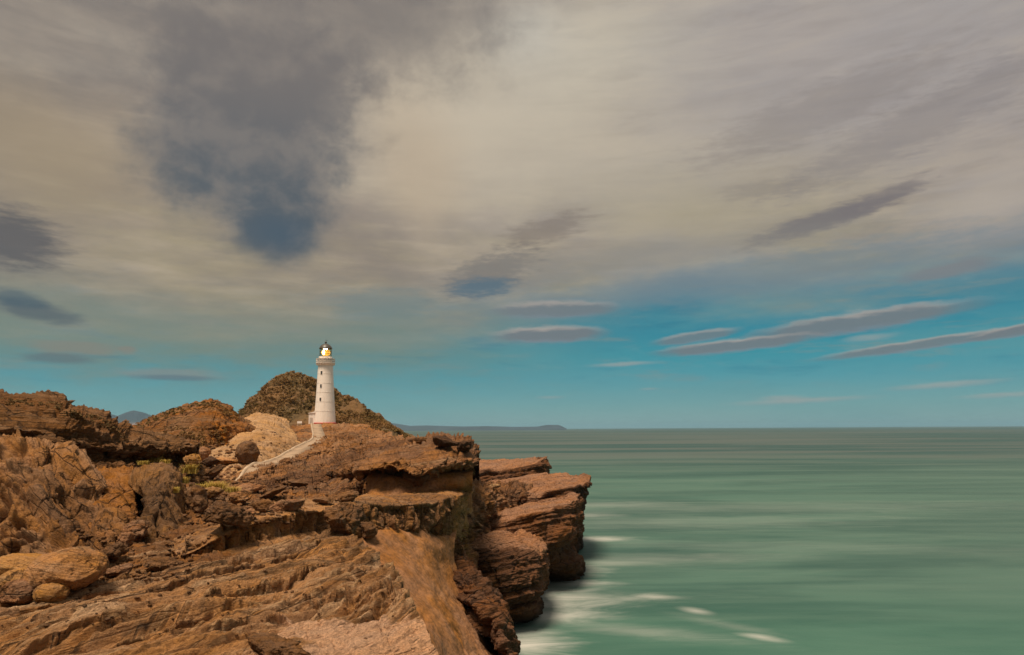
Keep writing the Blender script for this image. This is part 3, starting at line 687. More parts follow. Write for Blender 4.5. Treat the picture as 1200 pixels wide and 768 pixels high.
# ------------------------------------------------------------------ dark ridge, upper left
TOP = [(-90, 458), (-30, 460), (0, 461), (30, 462), (60, 464), (68, 466), (76, 474), (88, 477), (100, 479), (112, 484), (125, 490), (138, 499), (150, 507), (172, 508), (195, 510), (215, 515), (234, 522)]
TOP = [(a, b + (7 if a < 110 else 4)) for a, b in TOP]       # the broken crest stands above this line
loft('dark_ridge', [[(a, b + 12, 78 + max(0, a) * .05) for a, b in TOP],
              [(a, b + 1, 55 + max(0, a) * .045) for a, b in TOP],
              [(a, b, 51 + max(0, a) * .045) for a, b in TOP],
              [(-90, 476, 48), (0, 478, 48), (60, 481, 48.5), (100, 494, 50), (140, 510, 53), (190, 516, 57), (233, 523.5, 60)],
              [(-90, 500, 44), (0, 503, 44), (40, 508, 45), (80, 516, 46), (120, 524, 49), (170, 528, 53), (215, 529, 57), (233, 526, 60)],
              [(-90, 512, 44.3), (0, 515, 44.3), (40, 520, 45.3), (80, 528, 46.4), (120, 535, 49.6), (170, 536, 54.5), (213, 534, 59), (230, 530, 62)],
              [(-90, 528, 43.7), (0, 530, 43.7), (60, 540, 44.6), (110, 550, 46.4), (150, 546, 51), (200, 544, 57), (236, 542, 62)],
              [(-90, 555, 41), (0, 560, 41), (60, 570, 41), (110, 574, 43), (150, 566, 48), (200, 558, 54), (240, 554, 58)]], 0.7,
     rock_disp((0.08, 0.1, 1), 1.5, 0.75, big=0.6, bigs=0.16, fine=.28, fines=1.2, warp=.5, crack=0.3, cracks=.35, seed=29, fd=(1, .2, .02), fk=2.8, step=.28, fac=(1.3, .36)), M_dark,
     'dark brown layered ridge with an overhang, upper left', 'rock')

# ------------------------------------------------------------------ rough orange outcrop, left
FD_E = (.75, -.25, -.62)
_do = rock_disp(NB_E, 0.85, 0.30, big=0.28, bigs=0.3, fine=.05, fines=2.6, warp=.35, crack=0.12, cracks=.5, seed=31, fd=FD_E, fk=3.4, step=.22, fac=(1.05, .62))
def d_out(P, n):
    S = stretch(P, FD_E, 3.5); c = perlin(S * .50 + 12.7)          # long open clefts following the bedding
    m_ = np.clip(perlin(S * .30 + 4.1) * 3 + .7, 0, 1)
    pit = clefts(P, [([(8, 524), (28, 532), (44, 546)], .45, 1.4), ([(14, 606), (26, 610), (36, 616)], .35, 1.3), ([(16, 632), (30, 640), (46, 644)], .40, 1.5), ([(72, 578), (92, 594), (112, 612)], .40, 1.3),
                     ([(86, 618), (104, 632), (122, 648)], .35, 1.1), ([(0, 560), (30, 582), (60, 612)], .18, .7), ([(40, 556), (62, 580), (84, 606)], .16, .6), ([(60, 540), (84, 570), (104, 592)], .2, .7), ([(0, 642), (10, 648)], .5, 1.2)])
    return _do(P, n) - n * pit[:, None] - n * (1.0 * m_ * np.exp(-(c / .075) ** 2))[:, None]
def out_bed(P, n):
    return np.clip((P[:, 0] + 19.5 - .25 * (P[:, 1] - 35)) / 2.5 + fbm(P * .3, 3), 0, 1) * .9
loft('rough_outcrop', [[(-90, 532, 52), (0, 530, 52), (50, 530, 50), (85, 548, 48), (115, 578, 45), (142, 614, 41), (168, 654, 34)],
              [(-90, 518, 41), (0, 519, 41), (30, 517, 41), (62, 519, 41), (80, 533, 41), (106, 563, 40), (130, 600, 37), (150, 636, 33), (163, 655, 32)],
              [(-90, 528, 38.5), (0, 529, 38.5), (45, 530, 38.5), (70, 542, 38.7), (96, 573, 38), (120, 608, 35.5), (156, 657, 31)],
              [(-90, 565, 35), (0, 568, 35), (45, 570, 35), (72, 584, 35.5), (98, 606, 35), (118, 626, 33.3), (150, 660, 30.5)],
              [(-90, 612, 32), (0, 615, 32), (40, 620, 32), (70, 628, 32), (95, 640, 31.5), (115, 650, 31), (140, 664, 30)],
              [(-90, 650, 29.6), (0, 650, 30), (40, 652, 30), (70, 656, 30), (95, 660, 29.8), (115, 668, 29.2), (135, 676, 28.6)],
              [(-90, 690, 25), (0, 690, 25), (70, 690, 26), (135, 700, 25)]], 0.6,
     d_out, M_out, 'rough orange brown outcrop with slanting cracks at the left edge', 'rock', attr=out_bed)
loft('orange_outcrop', [[(84, 566, 49), (112, 560, 49), (135, 558, 48), (156, 562, 48)],
              [(92, 568, 43.5), (112, 560, 43), (134, 556.5, 43), (152, 560, 44)],
              [(102, 590, 39.5), (120, 583, 39), (138, 580, 39), (151, 586, 42)],
              [(112, 618, 36.5), (128, 612, 36), (142, 612, 36.8), (151, 616, 40)],
              [(116, 645, 34), (132, 643, 33.6), (146, 641, 34.6), (156, 640, 37)],
              [(116, 670, 31), (132, 670, 31), (146, 668, 32), (160, 665, 34)]], 0.6,
     rock_disp(NB_E, 0.8, 0.35, big=0.4, bigs=0.35, fine=.06, fines=1.8, warp=.6, crack=0.2, cracks=.4, seed=37, fd=FD_E, fk=2, fac=(1.4, .5)), M_orange,
     'smooth orange outcrop beside the grey brown buttress', 'rock')
def d_butt(P, n):
    d = 0.42 * ridged(P * np.array([1.0, 1.0, 0.13]), 3, 4.0) + 0.12 * ridged(P * np.array([2.6, 2.6, .3]), 2, 9.0) + 0.3 * fbm(P * .35, 3) + 0.04 * fbm(P * 2.2, 4) + .22 * facet(P, 1.1, (.15, 0, 1), 4.0, .6, 5) + .05 * facet(P, .35, (.15, 0, 1), 3.0, .6, 6) - .35 - clefts(P, [([(152, 574), (152, 592), (155, 612)], .5, 1.4), ([(186, 600), (190, 628)], .2, .6), ([(206, 590), (212, 616)], .25, .7)])
    return n * d[:, None]
loft('buttress', [[(146, 560, 52), (165, 553, 52), (190, 550, 52), (208, 556, 52), (226, 584, 50)],
              [(151, 563, 42.8), (162, 550, 43.2), (182, 544, 43.8), (198, 546, 44), (210, 558, 44), (222, 584, 44)],
              [(152, 584, 38.4), (168, 571, 38.4), (190, 568, 38.9), (205, 576, 39.8), (221, 600, 42)],
              [(153, 610, 36.4), (172, 606, 36), (194, 608, 36.4), (210, 612, 38), (222, 618, 41)],
              [(156, 630, 35.4), (178, 634, 34.4), (196, 632, 34.8), (214, 626, 37), (226, 624, 40)],
              [(156, 660, 32), (178, 664, 31), (198, 660, 31.5), (216, 650, 34), (230, 646, 37)]], 0.6,
     d_butt, M_butt, 'upright grey brown rock buttress with vertical furrows', 'rock')

# ------------------------------------------------------------------ foreground slab
LD = unit((0.866, -0.5, 0)); AL = unit((0.5, 0.866, 0))
LEDGES = [([(225, 700), (270, 689), (340, 673), (392, 654)], .34, 2.2), ([(95, 752), (190, 728), (250, 716), (305, 708)], .26, 1.8),
          ([(-20, 718), (60, 703), (150, 686), (200, 678)], .24, 1.8), ([(275, 662), (340, 645), (384, 630)], .30, 2.0), ([(150, 706), (220, 684), (300, 666), (330, 658)], .24, 1.2),
          ([(330, 690), (400, 683), (448, 680), (482, 688)], .26, 1.5), ([(10, 762), (90, 738), (170, 722)], .22, 1.4), ([(360, 672), (420, 662), (458, 664)], .16, 1.0),
          ([(235, 742), (290, 724), (345, 722)], .28, 1.5), ([(130, 668), (200, 660), (260, 650)], .14, 1.2)]
def pale_bed(P, n=None):
    return np.clip((P @ unit((0.25, -1, 0)) + 23.3 + 0.9 * fbm(P * .5, 3, seed=3)) / .8, 0, 1) * np.clip((P[:, 0] + 7.4 + 1.6 * fbm(P * .5, 2)) / 1.5, 0, 1)
def d_slab(P, n):
    S = stretch(P, AL, 9.0); S3 = stretch(P, AL, 3.0)
    w = fbm(P * 0.07, 2, seed=1.0) * 2.4 + fbm(S * 0.5, 3, seed=4.0) * 0.8
    u = -(P @ LD) + w
    amp = np.clip(0.60 + 1.5 * fbm(S3 * .22, 3, seed=9), 0.05, 1.5); amp2 = np.clip(0.60 + 1.5 * fbm(S3 * .5, 3, seed=19), 0.05, 1.5)
    fl = pale_bed(P)                # the pale bed in front of the lip has lost its striped skin
    st = 1 - .8 * fl
    z = st * (0.46 * amp * (saw(u * 0.42, 3, 7) - .5) + 0.42 * amp2 * (saw(u * 1.15 + 0.35 * fbm(S * 1.2, 2), 31, 8) - .45) + 0.14 * amp2 * (saw(u * 2.7 + .4 * fbm(S * 2.1, 2, seed=2), 131, 5) - .45) + 0.03 * (saw(u * 6.3 + .4 * fbm(S * 4, 2), 231, 2) - .4))
    z += st * (.40 * facet(P, .80, AL, 9, .5, 7, 40) + .20 * facet(P, .34, AL, 8, .6, 8, 30)) + fl * (.16 * facet(P, .9, AL, 1.6, .6, 9) + .07 * facet(P, .3, AL, 1.6, .6, 10))
    z += st * 0.08 * fbm(S * 1.4, 4, .6, seed=6) + 0.06 * fbm(S3 * 2.8, 5, .65, seed=8) + .25 * fbm(P * .2, 2, seed=14)
    c = perlin(S * .8 + 40) ; z -= st * 0.42 * np.exp(-(c / .045) ** 2) * amp
    c = perlin(S * 2.0 + 90) ; z -= st * 0.20 * np.exp(-(c / .06) ** 2) * amp2
    c = perlin(P * .9 + 70) ; z -= fl * 0.10 * np.exp(-(c / .05) ** 2)
    out = np.zeros_like(P)
    Q = P + .30 * np.stack([fbm(P * .7, 3, seed=2), fbm(P * .7, 3, seed=6), 0 * P[:, 0]], -1) + .10 * np.stack([fbm(P * 3, 2, seed=2), fbm(P * 3, 2, seed=6), 0 * P[:, 0]], -1)
    for pts, h_, back in LEDGES:
        k = locate(P, pts)[:, :2]; best = np.full(len(P), 1e9); sg_ = np.zeros(len(P)); al = np.zeros(len(P)); nn = len(k) - 1; ox = np.zeros((len(P), 2))
        for i_, (a, b) in enumerate(zip(k[:-1], k[1:])):
            ab = b - a; t = ((Q[:, :2] - a) @ ab) / (ab @ ab); tc = np.clip(t, 0, 1); D = Q[:, :2] - a - tc[:, None] * ab
            q = np.hypot(D[:, 0], D[:, 1]); nrm = np.array([-ab[1], ab[0]]); nrm /= np.hypot(*nrm); nrm = nrm if nrm[1] > 0 else -nrm
            m_ = q < best; best[m_] = q[m_]; sg_[m_] = np.sign(D @ nrm)[m_]; al[m_] = (i_ + tc[m_]) / nn; ox[m_] = -nrm
        sd = best * sg_; win = np.clip(np.minimum(al, 1 - al) * 6, 0, 1)
        up = np.clip(sd / .10 + .5, 0, 1) * np.exp(-np.clip(sd, 0, None) / back) * win
        lo = np.clip(-sd / .10 + .5, 0, 1) * np.exp(-np.clip(-sd, 0, None) / .8) * win
        z = z + h_ * up - h_ * .55 * lo
        out[:, :2] += ox * (h_ * .7 * up * np.exp(-np.clip(sd, 0, None) / .5))[:, None]      # the edge hangs a little over
    out[:, 2] = z - .1
    out += n * (0.07 * fbm(S3 * 1.6, 3, seed=12))[:, None] * 0.8
    return out
def zr(row, zs): return [Zp(a, b, z) for (a, b), z in zip(row, zs)]
loft('rock_slab', [zr([(-120, 694), (80, 668), (180, 655), (230, 648), (300, 634), (350, 621), (395, 612)], [14.3] * 7),
              zr([(-120, 706), (80, 680), (180, 664), (230, 655), (300, 640), (350, 628), (402, 618)], [14.35] * 7),
              zr([(-120, 716), (80, 694), (200, 675), (300, 656), (380, 638), (436, 640)], [14.5] * 6),
              zr([(-120, 728), (80, 708), (200, 690), (300, 672), (380, 660), (462, 668)], [14.6] * 6),
              zr([(-120, 744), (80, 726), (200, 710), (300, 694), (390, 684), (484, 688)], [14.6, 14.6, 14.6, 14.6, 14.6, 14.55]),
              zr([(-120, 750), (80, 733), (200, 719), (300, 703), (390, 693), (486, 698)], [14.5, 14.5, 14.5, 14.45, 14.38, 14.32]),
              zr([(-120, 768), (80, 754), (200, 742), (300, 732), (400, 726), (497, 726)], [14.4, 14.4, 14.4, 14.3, 14.1, 14.0]),
              zr([(-120, 795), (80, 785), (200, 776), (300, 770), (410, 765), (516, 765)], [14.4, 14.4, 14.4, 14.2, 14.0, 13.8]),
              zr([(-120, 825), (80, 825), (220, 825), (320, 825), (430, 825), (550, 825)], [14.4, 14.4, 14.4, 14.2, 14.0, 13.5])], 0.6, res_v=.36, disp=
     d_slab, mat=M_slab, kind='structure', attr=pale_bed)

# ------------------------------------------------------------------ ochre slope falling to the sea
def d_slope(P, n):
    b = P @ unit((-0.38, 0.05, 0.93)) + 0.5 * fbm(P * .2, 3)
    d = 0.30 * fbm(P * .22, 3) + 0.07 * layers(b * 0.9, 1.6, 5) + 0.03 * layers(b * 2.4, 1.6, 9) + 0.04 * fbm(P * 1.5, 4)
    low = np.clip((8.0 - P[:, 2]) / 4.0, 0, 1)
    c = perlin(P * np.array([.35, .35, .06]) + 60) + .2 * perlin(P * np.array([1, 1, .3]))
    d = d - low * 0.9 * np.exp(-(c / .06) ** 2) + low * 0.35 * ridged(P * np.array([.9, .9, .2]), 3, 3.)
    return n * d[:, None]
loft('clay_slope', [[(375, 600, 50), (430, 605, 51), (480, 608, 55), (535, 615, 62)],
              [(380, 614, 46), (430, 620, 46.8), (480, 623, 50.4), (534, 630, 55.8)],
              [(395, 640, 42), (450, 648, 45), (500, 655, 49.5), (534, 664, 54.6)],
              [(430, 690, 36), (478, 692, 41.5), (520, 700, 47.5), (550, 712, 54.5)],
              [(450, 730, 31), (500, 733, 38), (542, 738, 46), (578, 746, 56)],
              [(465, 768, 27), (515, 768, 36), (558, 768, 46), (600, 768, 59)],
              [(480, 850, 24), (530, 850, 31), (580, 850, 40), (640, 850, 46)]], 0.7,
     d_slope, M_clay, kind='structure', attr=lambda P, n: np.clip((8.2 - P[:, 2]) / 3.5 + .8 * fbm(P * .25, 3), 0, 1))

# ------------------------------------------------------------------ the blocks over the sea
def d_blk(seed, nb=NB_K, a=.55):
    return rock_disp(nb, 0.9, a, big=0.45, bigs=0.12, fine=.20, fines=1.0, warp=.5, crack=0.28, cracks=.22, seed=seed, cdir=(1, 1, .6), fd=(1, .1, .12), fk=2.4, step=.22, fac=(3.0, .38))
loft('leaning_fin', [[(508, 650, 62), (524, 645, 62), (542, 652, 63), (556, 668, 65)],
              [(514, 655, 57), (527, 650, 57), (544, 656, 58), (558, 672, 61)],
              [(522, 676, 54.5), (540, 669, 54), (565, 682, 56), (584, 704, 60)],
              [(540, 702, 52), (558, 693, 51.3), (584, 704, 54), (598, 726, 58)],
              [(562, 738, 50), (575, 722, 49), (594, 730, 52), (601, 750, 57)],
              [(585, 766, 49), (592, 752, 48), (601, 762, 51), (605, 778, 55)],
              [(598, 820, 47), (606, 812, 46), (614, 815, 48), (620, 825, 52)]], 0.55,
     rock_disp(unit((.55, .3, .6)), 0.9, 0.7, big=0.6, bigs=0.2, fine=.15, fines=1.4, warp=.6, crack=0.3, cracks=.3, seed=43, fd=(.1, .4, -.9), fk=2.5, fac=(2.0, .4)), M_block,
     'dark leaning fin of rock at the foot of the ochre slope', 'rock', 'rock blocks along the sea edge')

def PZ(lst): return [tuple(Wz(a, b, z)) for a, b, z in lst]
def PY(lst): return [tuple(W(a, b, Y)) for a, b, Y in lst]
# nearest block
body('sea_block', [
    PY([(530, 634, 73), (565, 624, 75), (605, 630, 76), (622, 638, 75), (600, 634, 79), (560, 622, 81)]),
    PY([(514, 648, 69), (560, 638, 69), (605, 640, 69), (636, 648, 71), (634, 632, 80), (600, 618, 86), (555, 616, 86), (520, 624, 84)]),
    PY([(512, 665, 68), (560, 664, 67.4), (600, 668, 67), (636, 668, 69.5), (639, 655, 80), (600, 640, 90), (550, 640, 90), (512, 645, 84)]),
    PY([(514, 690, 67), (560, 692, 67), (596, 696, 67), (630, 696, 69.6), (633, 680, 80), (600, 670, 92), (550, 668, 92), (512, 670, 84)]),
    PY([(516, 704, 68), (560, 708, 68.3), (594, 710, 68.3), (622, 706, 71), (625, 692, 80), (600, 680, 90), (550, 680, 90), (512, 685, 84)]),
    PY([(516, 714, 67), (560, 716, 67.5), (596, 718, 67.5), (627, 714, 70), (629, 698, 80), (600, 690, 90), (550, 690, 90), (512, 700, 84)]),
    PZ([(516, 760, -1.5), (560, 745, -1.5), (598, 740, -1.5), (629, 737, -1.5), (633, 715, -1.5), (610, 700, -1.5), (560, 700, -1.5), (516, 710, -1.5)])],
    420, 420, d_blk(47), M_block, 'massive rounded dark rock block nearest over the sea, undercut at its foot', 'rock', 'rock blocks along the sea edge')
body('sea_block', [
    PY([(560, 606, 90), (600, 599, 92), (650, 590, 92), (655, 588, 97), (610, 593, 98), (565, 602, 97)]),
    PY([(530, 622, 84), (580, 612, 84), (630, 598, 84), (670, 588, 87), (672, 582, 95), (640, 583, 100), (600, 587, 103), (545, 600, 103)]),
    PY([(530, 632, 83.5), (580, 626, 83), (630, 618, 83), (676, 612, 86), (681, 600, 98), (640, 592, 108), (600, 592, 110), (545, 605, 105)]),
    PY([(530, 650, 83.5), (580, 645, 83), (630, 640, 83), (676, 630, 86), (681, 618, 98), (640, 610, 108), (600, 610, 110), (545, 615, 105)]),
    PY([(530, 660, 84), (580, 656, 84), (630, 652, 84), (662, 644, 88), (668, 632, 98), (640, 622, 108), (600, 620, 110), (545, 625, 105)]),
    PY([(530, 672, 85), (580, 668, 85), (630, 664, 86), (675, 662, 88), (678, 648, 98), (640, 635, 108), (600, 632, 110), (545, 635, 105)]),
    PZ([(530, 690, -1.5), (580, 690, -1.5), (630, 690, -1.5), (676, 689, -1.5), (680, 665, -1.5), (650, 655, -1.5), (600, 655, -1.5), (545, 660, -1.5)])],
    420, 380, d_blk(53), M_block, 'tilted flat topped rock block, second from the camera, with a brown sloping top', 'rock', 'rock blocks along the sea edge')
body('sea_block', [
    PY([(590, 578, 105), (630, 570, 112), (665, 564, 114), (670, 561, 122), (620, 564, 124), (585, 572, 120)]),
    PY([(545, 592, 98), (600, 584, 98), (645, 576, 100), (686, 566, 104), (688, 558, 118), (650, 556, 128), (600, 562, 128), (550, 570, 125)]),
    PY([(545, 604, 97.5), (600, 596, 97.5), (645, 588, 99), (684, 578, 103), (687, 570, 118), (650, 566, 130), (600, 572, 130), (550, 580, 125)]),
    PY([(545, 620, 98), (600, 612, 98), (645, 604, 100), (679, 596, 103), (683, 585, 118), (650, 580, 130), (600, 584, 130), (550, 592, 125)]),
    PY([(545, 635, 98), (600, 628, 98), (645, 620, 100), (676, 612, 103), (680, 600, 118), (650, 594, 130), (600, 594, 130), (550, 602, 125)]),
    PZ([(545, 668, -1.5), (600, 666, -1.5), (645, 664, -1.5), (677, 658, -1.5), (680, 640, -1.5), (650, 625, -1.5), (600, 625, -1.5), (550, 630, -1.5)])],
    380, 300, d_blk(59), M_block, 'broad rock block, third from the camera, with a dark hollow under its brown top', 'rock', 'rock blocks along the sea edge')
body('sea_block', [
    PY([(565, 546, 150), (600, 543, 152), (625, 540, 152), (628, 538, 165), (595, 539, 168), (560, 542, 165)]),
    PY([(545, 554, 140), (590, 550, 140), (620, 543, 140), (637, 537, 142), (639, 535, 160), (610, 537, 175), (580, 538, 175), (545, 540, 170)]),
    PY([(545, 560, 139), (590, 558, 139), (620, 554, 139), (639, 548, 142), (640, 544, 160), (610, 542, 176), (580, 542, 176), (545, 545, 170)]),
    PY([(545, 572, 139), (590, 570, 139), (620, 566, 139), (639, 562, 142), (640, 556, 160), (610, 552, 176), (580, 552, 176), (545, 555, 170)]),
    PZ([(545, 620, -1.5), (590, 620, -1.5), (620, 620, -1.5), (639, 618, -1.5), (640, 605, -1.5), (610, 597, -1.5), (580, 597, -1.5), (545, 598, -1.5)])],
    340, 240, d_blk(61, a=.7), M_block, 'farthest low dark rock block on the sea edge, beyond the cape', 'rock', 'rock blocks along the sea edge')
# bridge of rock between cape and blocks
loft('rock_shoulder', [[(535, 560, 95), (570, 563, 100), (600, 568, 105), (625, 566, 112)],
              [(538, 566, 80), (565, 572, 86), (595, 578, 95), (620, 576, 104)],
              [(536, 582, 70), (560, 590, 76), (585, 590, 88), (610, 590, 98)],
              [(522, 604, 60), (545, 608, 65), (565, 610, 79), (590, 605, 92)],
              [(508, 640, 56), (530, 636, 59), (550, 636, 69), (575, 628, 85)],
              [(505, 668, 54), (530, 664, 56), (552, 660, 66), (575, 650, 82)]], 0.7,
     rock_disp(NB_K, 1.0, 0.5, big=0.6, bigs=0.15, fine=.18, fines=1.1, warp=.9, crack=0.25, cracks=.3, seed=67, fd=(1, .1, .12), fk=2, step=.3, fac=(2.6, .9)), M_cape, kind='structure')

# ================================================================== THINGS
import bmesh
from mathutils.bvhtree import BVHTree
bpy.context.view_layer.update()
def bvh_of(o):
    me = o.data; mw = o.matrix_world
    n = len(me.vertices); co = np.empty(n * 3); me.vertices.foreach_get('co', co); co = co.reshape(-1, 3) + np.array(o.location)
    k = len(me.polygons); vi = np.empty(k * 4, int); me.polygons.foreach_get('vertices', vi)
    return BVHTree.FromPolygons([tuple(v) for v in co], [tuple(f) for f in vi.reshape(-1, 4)])
def shape(name, bm, mat, parent=None, loc=None, smooth_sh=False):
    me = bpy.data.meshes.new(name); bmesh.ops.recalc_face_normals(bm, faces=bm.faces); bm.to_mesh(me); bm.free()
    if smooth_sh: me.polygons.foreach_set('use_smooth', np.ones(len(me.polygons), bool))
    me.materials.append(mat)
    o = bpy.data.objects.new(name, me); C.objects.link(o)
    if loc is not None: o.location = loc
    if parent: o.parent = parent
    return o
def lathe(prof, n=48, a0=0.0, bm=None, c=(0, 0)):
    """closed profile of (radius, z) turned round the axis"""
    bm = bm or bmesh.new(); rings = []
    for r, z in prof:
        rings.append([bm.verts.new((c[0] + r * math.cos(a0 + 2 * math.pi * i / n), c[1] + r * math.sin(a0 + 2 * math.pi * i / n), z)) for i in range(n)])
    for a, b in zip(rings[:-1], rings[1:]):
        for i in range(n): bm.faces.new((a[i], a[(i + 1) % n], b[(i + 1) % n], b[i]))
    bm.faces.new(rings[0]); bm.faces.new(rings[-1])
    return bm
def box(bm, c, s, rz=0.0, bevel=0.0):
    M = Matrix.Translation(c) @ Matrix.Rotation(rz, 4, 'Z') @ Matrix.Diagonal((*s, 1))
    r = bmesh.ops.create_cube(bm, size=1.0, matrix=M)
    if bevel:
        es = {e for v in r['verts'] for e in v.link_edges}
        bmesh.ops.bevel(bm, geom=list(es), offset=bevel, segments=2, affect='EDGES')
    return bm
def tube(bm, a, b, r, n=8):
    a, b = Vector(a), Vector(b); d = b - a
    M = Matrix.Translation((a + b) / 2) @ d.to_track_quat('Z', 'Y').to_matrix().to_4x4()
    bmesh.ops.create_cone(bm, cap_ends=True, segments=n, radius1=r, radius2=r, depth=d.length, matrix=M)
    return bm

# ------------------------------------------------------------------ lighthouse
m, p = new_mat('white_painted_iron'); pos = N(node('ShaderNodeNewGeometry').outputs['Position'])
nn = noise(vmul(pos, (1, 1, .12)), 1.6, 5, .65); n2 = noise(pos, .5, 4, .6)
cc = mixc(smooth(nn, .45, .75) * .35, (.88, .785, .71), (.62, .47, .37)); cc = mixc(smooth(n2, .5, .7) * .25, cc, (.76, .64, .56))
N.put(p.inputs['Base Color'], cc); p.inputs['Roughness'].default_value = .55; M_white = m
M_red = plain('red_paint', (.42, .045, .03), .6, .2)
M_domem = plain('dark_bronze_paint', (.055, .045, .035), .45, .3)
M_darkwin = plain('dark_window_glass', (.02, .02, .022), .2, .2)
M_brass = plain('brass', (.55, .38, .14), .35, .1, metal=.8)
LB = W(380.6, 497.4, 190.0); LZ = float(LB[2])
lh = bpy.data.objects.new('lighthouse', None); C.objects.link(lh); lh.location = (LB[0], LB[1], LZ)
tag(lh, 'tall white tapering lighthouse with a lit lantern, in front of the scrubby hill', 'lighthouse')
lh_lean = math.radians(0.0)
shape('base_plinth', lathe([(3.14, -1.6), (3.14, .34), (3.02, .46), (2.5, .46)], 64), M_red, lh)
tw = [(2.6, -1.0), (2.94, .285), (2.88, .9)]
tw = [(2.4, .2), (2.915, .466), (2.90, 1.0), (2.72, 3.6), (2.56, 6.2), (2.41, 8.8), (2.27, 11.4), (2.14, 14.0), (2.04, 16.0), (2.04, 16.3)]
bmt = lathe(tw, 64)
for z in (3.6, 6.2, 8.8, 11.4, 14.0):        # flanged joints of the iron plates
    r = float(np.interp(z, [a[1] for a in tw], [a[0] for a in tw]))
    lathe([(r - .05, z - .05), (r + .035, z - .05), (r + .035, z + .05), (r - .05, z + .05)], 64, 0, bmt)
shape('tower', bmt, M_white, lh, smooth_sh=False)
ga = lathe([(2.0, 16.2), (2.12, 16.35), (2.32, 16.6), (2.55, 16.9), (2.62, 17.0), (2.62, 17.15), (2.3, 17.15)], 64)
for i in range(20):                           # brackets under the gallery
    a = 2 * math.pi * i / 20
    box(ga, (2.3 * math.cos(a), 2.3 * math.sin(a), 16.72), (.5, .1, .5), a)
gal = shape('gallery', ga, M_white, lh)
rl = lathe([(2.50, 18.18), (2.56, 18.18), (2.56, 18.26), (2.50, 18.26)], 48)
lathe([(2.50, 17.6), (2.54, 17.6), (2.54, 17.66), (2.50, 17.66)], 48, 0, rl)
for i in range(28):
    a = 2 * math.pi * i / 28; tube(rl, (2.53 * math.cos(a), 2.53 * math.sin(a), 17.14), (2.53 * math.cos(a), 2.53 * math.sin(a), 18.2), .035, 6)
shape('railing', rl, M_white, gal)
shape('lantern_base', lathe([(1.6, 17.1), (1.78, 17.16), (1.78, 18.7), (1.84, 18.72), (1.84, 18.86), (1.5, 18.86)], 48), M_white, lh)
m, p = new_mat('lantern_glass'); p.inputs['Base Color'].default_value = (1, .9, .65, 1); p.inputs['Roughness'].default_value = .03
p.inputs['Transmission Weight'].default_value = 1.0; p.inputs['IOR'].default_value = 1.2; M_glass = m
lf = lathe([(1.5, 18.80), (1.66, 18.87), (1.66, 18.95), (1.5, 18.95)], 48); lathe([(1.5, 21.0), (1.68, 21.0), (1.68, 21.12), (1.5, 21.12)], 48, 0, lf)
for i in range(12):
    a = 2 * math.pi * (i + .3) / 12
    tube(lf, (1.6 * math.cos(a), 1.6 * math.sin(a), 18.9), (1.6 * math.cos(a), 1.6 * math.sin(a), 21.05), .045, 6)
for z in (19.6, 20.3): lathe([(1.57, z), (1.62, z), (1.62, z + .05), (1.57, z + .05)], 48, 0, lf)
lan = shape('lantern_frame', lf, M_domem, lh)
gl = bmesh.new()
ri = [[gl.verts.new((1.55 * math.cos(2 * math.pi * i / 48), 1.55 * math.sin(2 * math.pi * i / 48), z)) for i in range(48)] for z in (18.96, 20.99)]
for i in range(48): gl.faces.new((ri[0][i], ri[0][(i + 1) % 48], ri[1][(i + 1) % 48], ri[1][i]))
gp = shape('lantern_pane', gl, M_glass, lan)
m, p = new_mat('glowing_lens'); p.inputs['Base Color'].default_value = (.9, .6, .2, 1)
p.inputs['Emission Color'].default_value = (1, .50, .06, 1); p.inputs['Emission Strength'].default_value = 1.1; M_lens = m
m, p = new_mat('lamp_flame'); p.inputs['Emission Color'].default_value = (1, .72, .28, 1); p.inputs['Emission Strength'].default_value = 7.0; M_flame = m
shape('lens', lathe([(.25, 18.9), (.55, 19.1), (.95, 19.5), (1.05, 20.0), (.95, 20.5), (.55, 20.85), (.25, 20.95)], 32), M_lens, lh, smooth_sh=True)
lm = bmesh.new(); bmesh.ops.create_uvsphere(lm, u_segments=24, v_segments=16, radius=.46, matrix=Matrix.Translation((-.30, -.9, 19.95)) @ Matrix.Diagonal((1, 1, 1.45, 1)))
shape('lamp', lm, M_flame, lh, smooth_sh=True)
pl = bpy.data.lights.new('lamp_light', 'POINT'); pl.energy = 1500; pl.color = (1, .7, .3); pl.shadow_soft_size = .5
plo = bpy.data.objects.new('lamp_light', pl); C.objects.link(plo); plo.location = (0, -.4, 21.06); plo.parent = lh
dm = lathe([(1.6, 21.1), (1.82, 21.12), (1.80, 21.2), (1.68, 21.45), (1.42, 21.85), (1.05, 22.2), (.6, 22.45), (.22, 22.55), (.2, 22.6)], 48)
dome = shape('dome', dm, M_domem, lh, smooth_sh=False)
fn = lathe([(.1, 22.5), (.16, 22.62), (.30, 22.78), (.33, 22.92), (.26, 23.08), (.07, 23.15), (.035, 23.25), (.03, 23.75)], 20)
box(fn, (.28, 0, 23.5), (.55, .03, .08)); shape('finial', fn, M_domem, dome)
for z in (12.9 + 1.35, 10.55, 6.85):
    r = float(np.interp(z, [a[1] for a in tw], [a[0] for a in tw])); az = math.radians(-90 - 14)
    ct = (r * math.cos(az), r * math.sin(az))
    wf = bmesh.new(); box(wf, (ct[0] * .995, ct[1] * .995, z), (.16, .62, 1.1), az, .02)
    w_ = shape('window', wf, M_white, lh)
    wp = bmesh.new(); box(wp, (ct[0] * 1.0, ct[1] * 1.0, z), (.26, .40, .86), az)
    shape('pane', wp, M_darkwin, w_)
pc = bmesh.new(); box(pc, (-3.15, -.55, 1.05), (1.7, 2.3, 4.1), 0, .04)
por = shape('porch', pc, M_white, lh)
pr = bmesh.new(); 
